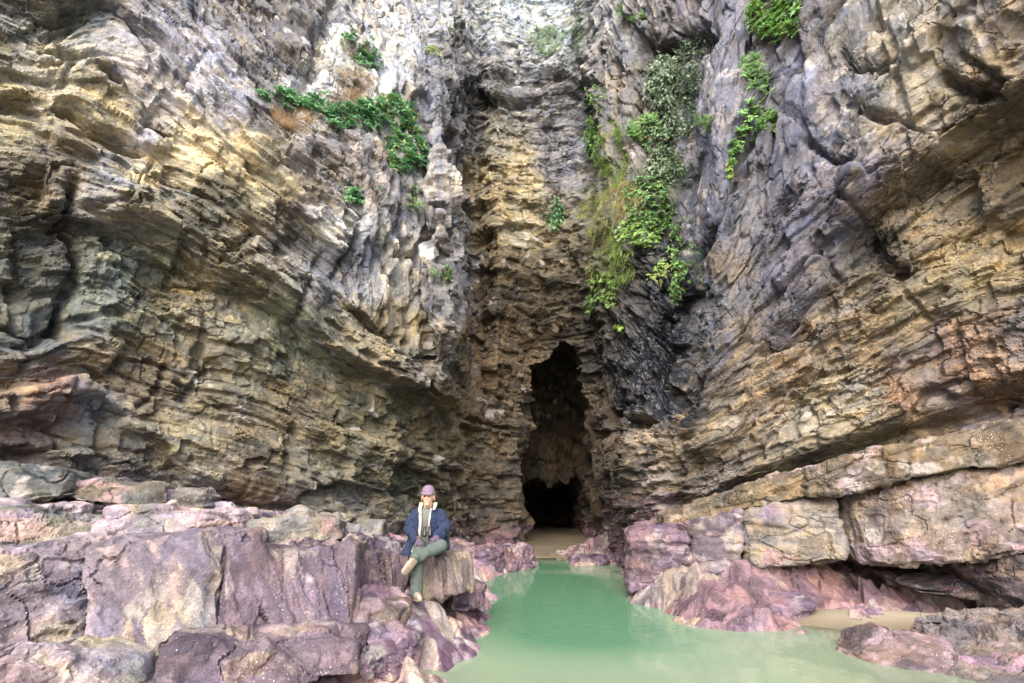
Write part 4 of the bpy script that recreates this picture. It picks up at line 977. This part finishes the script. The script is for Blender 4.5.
plant('grass_tuft', 'straw coloured dry grass in the middle of the green chute', blob(627, 200, 18, 24), 110, 'grass', .5, DRY + TAN, 26, cat='grass')
plant('leafy_shrub', 'lime green trailing shrub left of the black wet rock', blob(606, 292, 13, 26), 60, 'shrub', .18, G4 + G3, 27)
plant('leafy_shrub', 'small lime tuft on top of the black wet rock', blob(659, 271, 10, 8), 22, 'fern', .25, G3, 28)
plant('leafy_shrub', 'tiny lime tuft on the left edge of the black wet rock', blob(620, 329, 5, 5), 8, 'shrub', .16, G3, 29)
plant('leafy_shrub', 'leafy plant at the very top of the chute left of the creeper niche', blob(630, 14, 10, 8), 24, 'fern', .35, G4, 30)
# right cliff
plant('leafy_shrub', 'long-leaved bright green shrub hanging at the top of the grey right cliff', blob(778, 26, 32, 26, -.5), 95, 'shrub', .27, G4 + G3[:1], 31, accent=RED)
plant('leafy_shrub', 'green shrub just below the long-leaved one on the right cliff', blob(754, 74, 17, 20, -.4), 34, 'fern', .32, G4, 32)
plant('leafy_shrub', 'green shrub sprouting in the diagonal cleft of the right cliff', blob(754, 118, 24, 14, -.5), 55, 'shrub', .2, G4, 33)
plant('leafy_shrub', 'thin green strip of leaves in the lower part of the diagonal cleft', blob(736, 144, 7, 18, .2), 30, 'shrub', .17, G4, 34)
plant('leafy_shrub', 'yellow-green moss cushion at the foot of the diagonal cleft', blob(730, 166, 4, 11), 24, 'shrub', .12, G3, 35)
plant('leafy_shrub', 'pale green sprig on the smooth grey wall left of the diagonal cleft', blob(708, 121, 9, 10), 14, 'fern', .25, G4, 36)

# ------------------------------------------------------------------ the seated man
M_SKIN = plain_mat('skin', (0.50, 0.30, 0.22), .55, .1, 25)
M_JACKET = plain_mat('blue_fleece', (0.007, 0.016, 0.050), .95, .4, 35, .02)
M_LINING = plain_mat('cream_lining', (0.42, 0.37, 0.31), .95, .1, 90, .004)
M_SHIRT = plain_mat('grey_shirt', (0.09, 0.10, 0.10), .9, .15, 50)
M_TROUS = plain_mat('green_trousers', (0.055, 0.074, 0.068), .9, .2, 30, .006)
M_CAP = plain_mat('mauve_cap', (0.13, 0.095, 0.145), .85, .12, 60)
M_SHOE = plain_mat('cream_shoe', (0.27, 0.225, 0.185), .8, .15, 40)
M_SOLE = plain_mat('shoe_sole', (0.16, 0.13, 0.10), .8)
M_GLOVE = plain_mat('mauve_glove', (0.06, 0.045, 0.07), .9)
M_EYE = plain_mat('eye', (0.03, 0.025, 0.02), .3)
M_HAIR = plain_mat('grey_hair', (0.22, 0.19, 0.17), .8, .3, 120)
M_BLACK = plain_mat('black_rubber', (0.012, 0.012, 0.014), .45)

def capsule(a, b_, ra, rb, sq=(1, 1), side=None, n=18, m=6):
    """closed tapered capsule; sq squeezes the section along (side, its normal)"""
    a, b_ = np.array(a, float), np.array(b_, float); ax = b_ - a; L = np.linalg.norm(ax)
    ax = ax / L if L > 1e-6 else np.array([0, 0, 1.0])
    u = np.array(side, float) if side is not None else np.cross(ax, [.13, .97, .2]); u -= ax * (u @ ax); u /= np.linalg.norm(u); w = np.cross(ax, u)
    rings = [(a, -1 + i / m, ra) for i in range(1, m + 1)] + [(b_, i / m, rb) for i in range(m)]
    V, F = [a - ax * ra], []
    for c, h, r_ in rings:
        cr = math.sqrt(max(0, 1 - h * h)) * r_
        for k in range(n):
            t = 2 * math.pi * k / n; V.append(c + ax * h * r_ + cr * (math.cos(t) * u * sq[0] + math.sin(t) * w * sq[1]))
    V.append(b_ + ax * rb); nr = len(rings)
    for i in range(nr - 1):
        for k in range(n):
            F.append((1 + i * n + k, 1 + i * n + (k + 1) % n, 1 + (i + 1) * n + (k + 1) % n, 1 + (i + 1) * n + k))
    for k in range(n):
        F.append((0, 1 + (k + 1) % n, 1 + k)); F.append((len(V) - 1, 1 + (nr - 1) * n + k, 1 + (nr - 1) * n + (k + 1) % n))
    return V, F

def fuse(name, caps, mat, parent, org, voxel=.008, smooth=4, cut=None):
    V, F = [], []
    for v, f in caps:
        b_ = len(V); V += [q - org for q in v]; F += [tuple(i + b_ for i in t) for t in f]
    me = bpy.data.meshes.new(name + '_raw'); me.from_pydata([tuple(q) for q in V], [], F)
    o = bpy.data.objects.new(name, me); COL.objects.link(o)
    md = o.modifiers.new('r', 'REMESH'); md.mode = 'VOXEL'; md.voxel_size = voxel; md.use_smooth_shade = True
    sm = o.modifiers.new('s', 'SMOOTH'); sm.factor = .5; sm.iterations = smooth
    dg = bpy.context.evaluated_depsgraph_get()
    m2 = bpy.data.meshes.new_from_object(o.evaluated_get(dg)); m2.name = name
    o.modifiers.clear(); o.data = m2; bpy.data.meshes.remove(me)
    if cut is not None:
        import bmesh
        bm = bmesh.new(); bm.from_mesh(m2)
        bmesh.ops.delete(bm, geom=[f for f in bm.faces if cut(np.array(f.calc_center_median()) + org)], context='FACES')
        bm.to_mesh(m2); bm.free()
        so = o.modifiers.new('thickness', 'SOLIDIFY'); so.thickness = .012; so.offset = -1
    m2.materials.clear(); m2.materials.append(mat); o.parent = parent
    for p in m2.polygons: p.use_smooth = True
    return o

A_ = lambda x, y, Y: at(x, y, Y)
pel = A_(427, 545, 7.10); org = pel.copy(); org[2] -= .1
man = empty('person', org)
set_props(man, 'man in blue fleece-lined jacket, mauve cap and green trousers sitting cross-legged on rock', 'person')
chest = A_(427.5, 519, 7.06); neckb = A_(428, 510, 7.05); head = A_(428, 497.2, 6.99); chin = A_(428, 504, 6.95)
shR, shL = A_(415.8, 514.5, 7.06), A_(440.2, 514.5, 7.06)                # his right arm is on the left of the picture
elR, elL = A_(409.8, 531, 7.0), A_(445, 530.5, 7.0)
wrR, wrL = A_(418.5, 541.5, 6.72), A_(437, 537.5, 6.70)
haR, haL = A_(421, 545, 6.62), A_(431.5, 540.5, 6.60)
hipR, hipL = A_(420.5, 546.5, 7.05), A_(434, 546.5, 7.05)
knR, knL = A_(418.5, 553.5, 6.62), A_(441, 546, 6.66)
anR, anL = A_(416.3, 590, 6.60), A_(414, 558.5, 6.48)
toR, toL = A_(419.5, 598.0, 6.38), A_(404.5, 572, 6.40)
heR = A_(416.2, 595.5, 6.62); heL = A_(413.2, 560.5, 6.46)

def hand(palm0, palm1, curl, sgn):
    """palm and five separate bent fingers"""
    d = palm1 - palm0; L = np.linalg.norm(d); d = d / L
    sd = np.cross(d, [0, -.5, 1.0]); sd /= np.linalg.norm(sd); nrm = np.cross(sd, d)
    caps = [capsule(palm0, palm0 + d * .075, .024, .03, (1.25, .55), sd)]
    for i, (off, fl) in enumerate(((-.030, .070), (-.010, .080), (.010, .076), (.029, .060))):
        b0 = palm0 + d * .07 + sd * off; k1 = b0 + (d * .8 - nrm * curl * .5) * fl * .5; k2 = k1 + (d * .45 - nrm * curl) * fl * .5
        caps += [capsule(b0, k1, .0095, .0088), capsule(k1, k2, .0088, .0075)]
    t0 = palm0 + d * .02 + sd * sgn * .03; t1 = t0 + (d * .6 + sd * sgn * .6 - nrm * .2) * .04; t2 = t1 + (d * .85 - nrm * .4) * .03
    return caps + [capsule(t0, t1, .012, .011), capsule(t1, t2, .011, .009)]
def foot(h, t, w=.045):
    return [capsule(h, t, w * .85, w * .8, (1.0, .8)), ]
hd = head
skin_caps = [capsule(pel, chest, .13, .15, (1.15, .8), (1, 0, 0)), capsule(chest, neckb, .14, .06, (1.3, .75), (1, 0, 0)), capsule(neckb, head, .056, .058),
    capsule(hd + [0, .015, .005], hd + [0, 0, .055], .082, .088, (.88, 1.05), (1, 0, 0)), capsule(hd + [0, -.03, -.03], hd + [0, -.052, -.082], .058, .034, (1, 1), (1, 0, 0)),
    capsule(hd + [0, -.088, .012], hd + [0, -.112, -.020], .010, .015), capsule(hd + [-.018, -.088, -.054], hd + [.018, -.088, -.054], .009, .009),
    capsule(hd + [-.082, .01, .01], hd + [-.085, .018, -.035], .016, .012, (.5, 1.1), (1, 0, 0)), capsule(hd + [.082, .01, .01], hd + [.085, .018, -.035], .016, .012, (.5, 1.1), (1, 0, 0)),
    capsule(hd + [-.04, -.07, .035], hd + [.04, -.07, .035], .018, .018),
    capsule(chest + [-.05, 0, .06], shR, .07, .06), capsule(chest + [.05, 0, .06], shL, .07, .06),
    capsule(shR, elR, .052, .042), capsule(elR, wrR, .042, .028), capsule(shL, elL, .052, .042), capsule(elL, wrL, .042, .028),
    capsule(hipR, knR, .085, .06), capsule(knR, anR, .056, .038), capsule(hipL, knL, .085, .06), capsule(knL, anL, .056, .038),
    capsule(pel, hipR, .11, .09), capsule(pel, hipL, .11, .09)] + foot(heR, toR, .04) + foot(heL, toL, .04)
skin_caps += hand(wrR, haR, .8, 1) + hand(wrL, haL, .8, -1)
fuse('body', skin_caps, M_SKIN, man, org, .0065, 3)
fuse('shirt', [capsule(pel + [0, 0, .03], chest, .145, .165, (1.15, .8), (1, 0, 0)), capsule(chest, neckb, .15, .075, (1.3, .75), (1, 0, 0)), capsule(neckb, neckb + [0, -.005, .03], .07, .066)], M_SHIRT, man, org, .009, 4)
mid = lambda z: -.012 + .02 * math.sin((z - chest[2]) * 5)
def open_front(p):
    z = p[2] - pel[2]
    if p[1] > chest[1] - .02: return False
    x = p[0] - chest[0]; w = .045 + .03 * sstep(.25, .5, z) + .015
    return -w - .02 * (1 - sstep(0, .4, z)) < x < w * .75 and -.1 < z < .6
jk = [capsule(pel + [0, .01, -.02], chest, .165, .178, (1.12, .88), (1, 0, 0)), capsule(chest, neckb + [0, 0, -.01], .175, .082, (1.25, .8), (1, 0, 0)),
    capsule(chest + [-.05, 0, .06], shR, .085, .075), capsule(chest + [.05, 0, .06], shL, .085, .075),
    capsule(shR, elR, .073, .063), capsule(elR, wrR + (elR - wrR) * .12, .063, .047), capsule(shL, elL, .073, .063), capsule(elL, wrL + (elL - wrL) * .12, .063, .047),
    capsule(A_(413, 541, 6.98), A_(406.5, 553.5, 6.88), .07, .05, (1.2, .5), (1, 0, 0)), capsule(A_(445, 541, 7.05), A_(447, 547, 7.0), .06, .045)]
rj = np.random.default_rng(4)
for a_, b2, r_ in ((shR, elR, .074), (elR, wrR, .06), (shL, elL, .074), (elL, wrL, .06)):       # sleeve folds
    for t_ in np.linspace(.25, .92, 5):
        c_ = a_ + (b2 - a_) * t_; dd = (b2 - a_) / np.linalg.norm(b2 - a_); o_ = np.cross(dd, rj.normal(0, 1, 3)); o_ /= np.linalg.norm(o_)
        jk.append(capsule(c_ - o_ * .03, c_ + o_ * .03, r_ * .93, r_ * .93, (1, 1), None, 14, 4))
fuse('jacket', jk, M_JACKET, man, org, .009, 3, cut=open_front)
def front_y(x, z):                      # front of the jacket at that height
    k = np.clip((z - pel[2]) / (chest[2] - pel[2]), 0, 1.0); return (pel[1] + (chest[1] - pel[1]) * k) - (.155 + .012 * k)
eL, eR = [], []
for z in np.linspace(.02, .44, 9):
    w = .045 + .03 * sstep(.25, .5, z) + .015; zz = pel[2] + z; fy = front_y(0, zz) + .10 * sstep(.30, .5, z)
    eR.append(np.array([chest[0] - w - .02 * (1 - sstep(0, .4, z)), fy + .012, zz])); eL.append(np.array([chest[0] + w * .75, fy + .012, zz]))
tail = [A_(412, 552, 6.80), A_(414.8, 546, 6.78), A_(417, 541, 6.80)]
for nm_, pl_, r0, r1 in (('lining_edge', tail + eR, .013, .022), ('lining_edge', eL[4:], .006, .02)):
    v_, f_ = tube_mesh([pl_], r0, r1, org, 8); link(nm_, mesh_np(nm_, v_, f_), M_LINING, man)
fuse('collar', [capsule(A_(419.5, 510.5, 6.93), A_(421.2, 504, 7.02), .019, .026, (1.2, .6)), capsule(A_(421.2, 504, 7.02), A_(424, 503.5, 7.13), .026, .024), capsule(A_(424, 503.5, 7.13), A_(432.5, 503.5, 7.13), .025, .025),
    capsule(A_(432.5, 503.5, 7.13), A_(435.5, 504.2, 7.02), .024, .026), capsule(A_(435.5, 504.2, 7.02), A_(434, 509.2, 6.92), .026, .018, (1.2, .6)), capsule(A_(420.5, 513.5, 6.90), A_(419.5, 510.5, 6.93), .016, .019)], M_LINING, man, org, .008, 3)
tr = [capsule(pel, hipR, .125, .105), capsule(pel, hipL, .125, .105), capsule(hipR, knR, .098, .078), capsule(knR, anR, .074, .064), capsule(anR, anR + (anR - knR) * .06, .066, .07),
      capsule(hipL, knL, .1, .08), capsule(knL, anL + (knL - anL) * .08, .078, .06)]
for a_, b2, r_ in ((knR, anR, .066), (knL, anL, .066)):
    for t_ in np.linspace(.2, .95, 5):
        c_ = a_ + (b2 - a_) * t_; o_ = np.cross(b2 - a_, rj.normal(0, 1, 3)); o_ /= np.linalg.norm(o_); tr.append(capsule(c_ - o_ * .02, c_ + o_ * .02, r_ * .95, r_ * .95, (1, 1), None, 14, 4))
fuse('trousers', tr, M_TROUS, man, org, .009, 3)
for h, t_, an in ((heR, toR, anR), (heL, toL, anL)):
    dv = t_ - h; dv /= np.linalg.norm(dv); dn = (h - an); dn -= dv * (dn @ dv); dn /= np.linalg.norm(dn) + 1e-9
    sh = fuse('shoe', [capsule(h, h + (t_ - h) * .55, .046, .044, (1, .95)), capsule(h + (t_ - h) * .45, t_, .045, .037, (1.1, .8)), capsule(h, an + (h - an) * .2, .046, .05)], M_SHOE, man, org, .007, 3)
    so = fuse('sole', [capsule(h + dn * .037, h + (t_ - h) * .5 + dn * .037, .041, .042, (1.05, .35), np.cross(dv, dn)), capsule(h + (t_ - h) * .5 + dn * .035, t_ + dn * .028, .042, .037, (1.1, .35), np.cross(dv, dn))], M_SOLE, sh, org, .006, 2)
for w0, w1, cl, sg in ((wrR, haR, .8, 1), (wrL, haL, .8, -1)):
    g_ = hand(w0, w1, cl, sg); g_ = [capsule(w0 + (w0 - w1) * .3, w0 + (w1 - w0) * .1, .036, .036)] + [(list(np.array(v) + 0), f) for v, f in g_]
    big = []
    for v, f in g_:
        v = np.array(v); c_ = v.mean(0); big.append((list(c_ + (v - c_) * np.array([1.18, 1.18, 1.18])), f))
    fuse('glove', big, M_GLOVE, man, org, .006, 2)
cap = fuse('cap', [capsule(hd + [0, .002, .050], hd + [0, .000, .068], .103, .092, (.93, 1.06), (1, 0, 0))], M_CAP, man, org, .007, 3, cut=lambda p: p[2] < hd[2] + .040)
fuse('brim', [capsule(hd + [-.028, -.098, .046], hd + [.028, -.098, .046], .046, .046, (1.15, .16), (0, 1, .35))], M_CAP, cap, org, .006, 2)
for sx in (-1, 1):
    v_, f_ = capsule(hd + [sx * .031, -.080, .012], hd + [sx * .031, -.0802, .012], .010, .010)
    me = bpy.data.meshes.new('eye'); me.from_pydata([tuple(np.array(q) - org) for q in v_], [], f_); link('eye', me, M_EYE, man)
fuse('hair', [capsule(hd + [-.074, .02, .03], hd + [-.07, .05, -.03], .022, .02), capsule(hd + [.074, .02, .03], hd + [.07, .05, -.03], .022, .02), capsule(hd + [-.05, .075, -.01], hd + [.05, .075, -.01], .035, .035)], M_HAIR, man, org, .007, 2)
v_, f_ = capsule(hd + [-.022, -.0905, -.056], hd + [.022, -.0905, -.056], .004, .004)
me = bpy.data.meshes.new('mouth'); me.from_pydata([tuple(np.array(q) - org) for q in v_], [], f_); link('mouth', me, plain_mat('lips', (.30, .13, .11), .5), man)
# binoculars in his lap
bc = A_(427.5, 532.5, 6.80); bn = empty('binoculars', bc)
set_props(bn, 'small black binoculars resting against the seated man\'s belly above his hands', 'binoculars')
for sx in (-1, 1):
    fuse('barrel', [capsule(bc + [sx * .034, .0, .035], bc + [sx * .034, -.01, -.03], .020, .028)], M_BLACK, bn, bc, .004, 1)
    fuse('eyepiece', [capsule(bc + [sx * .032, .002, .05], bc + [sx * .032, .002, .062], .016, .018)], M_BLACK, bn, bc, .004, 1)
fuse('bridge', [capsule(bc + [-.03, 0, .01], bc + [.03, 0, .01], .014, .014)], M_BLACK, bn, bc, .004, 1)
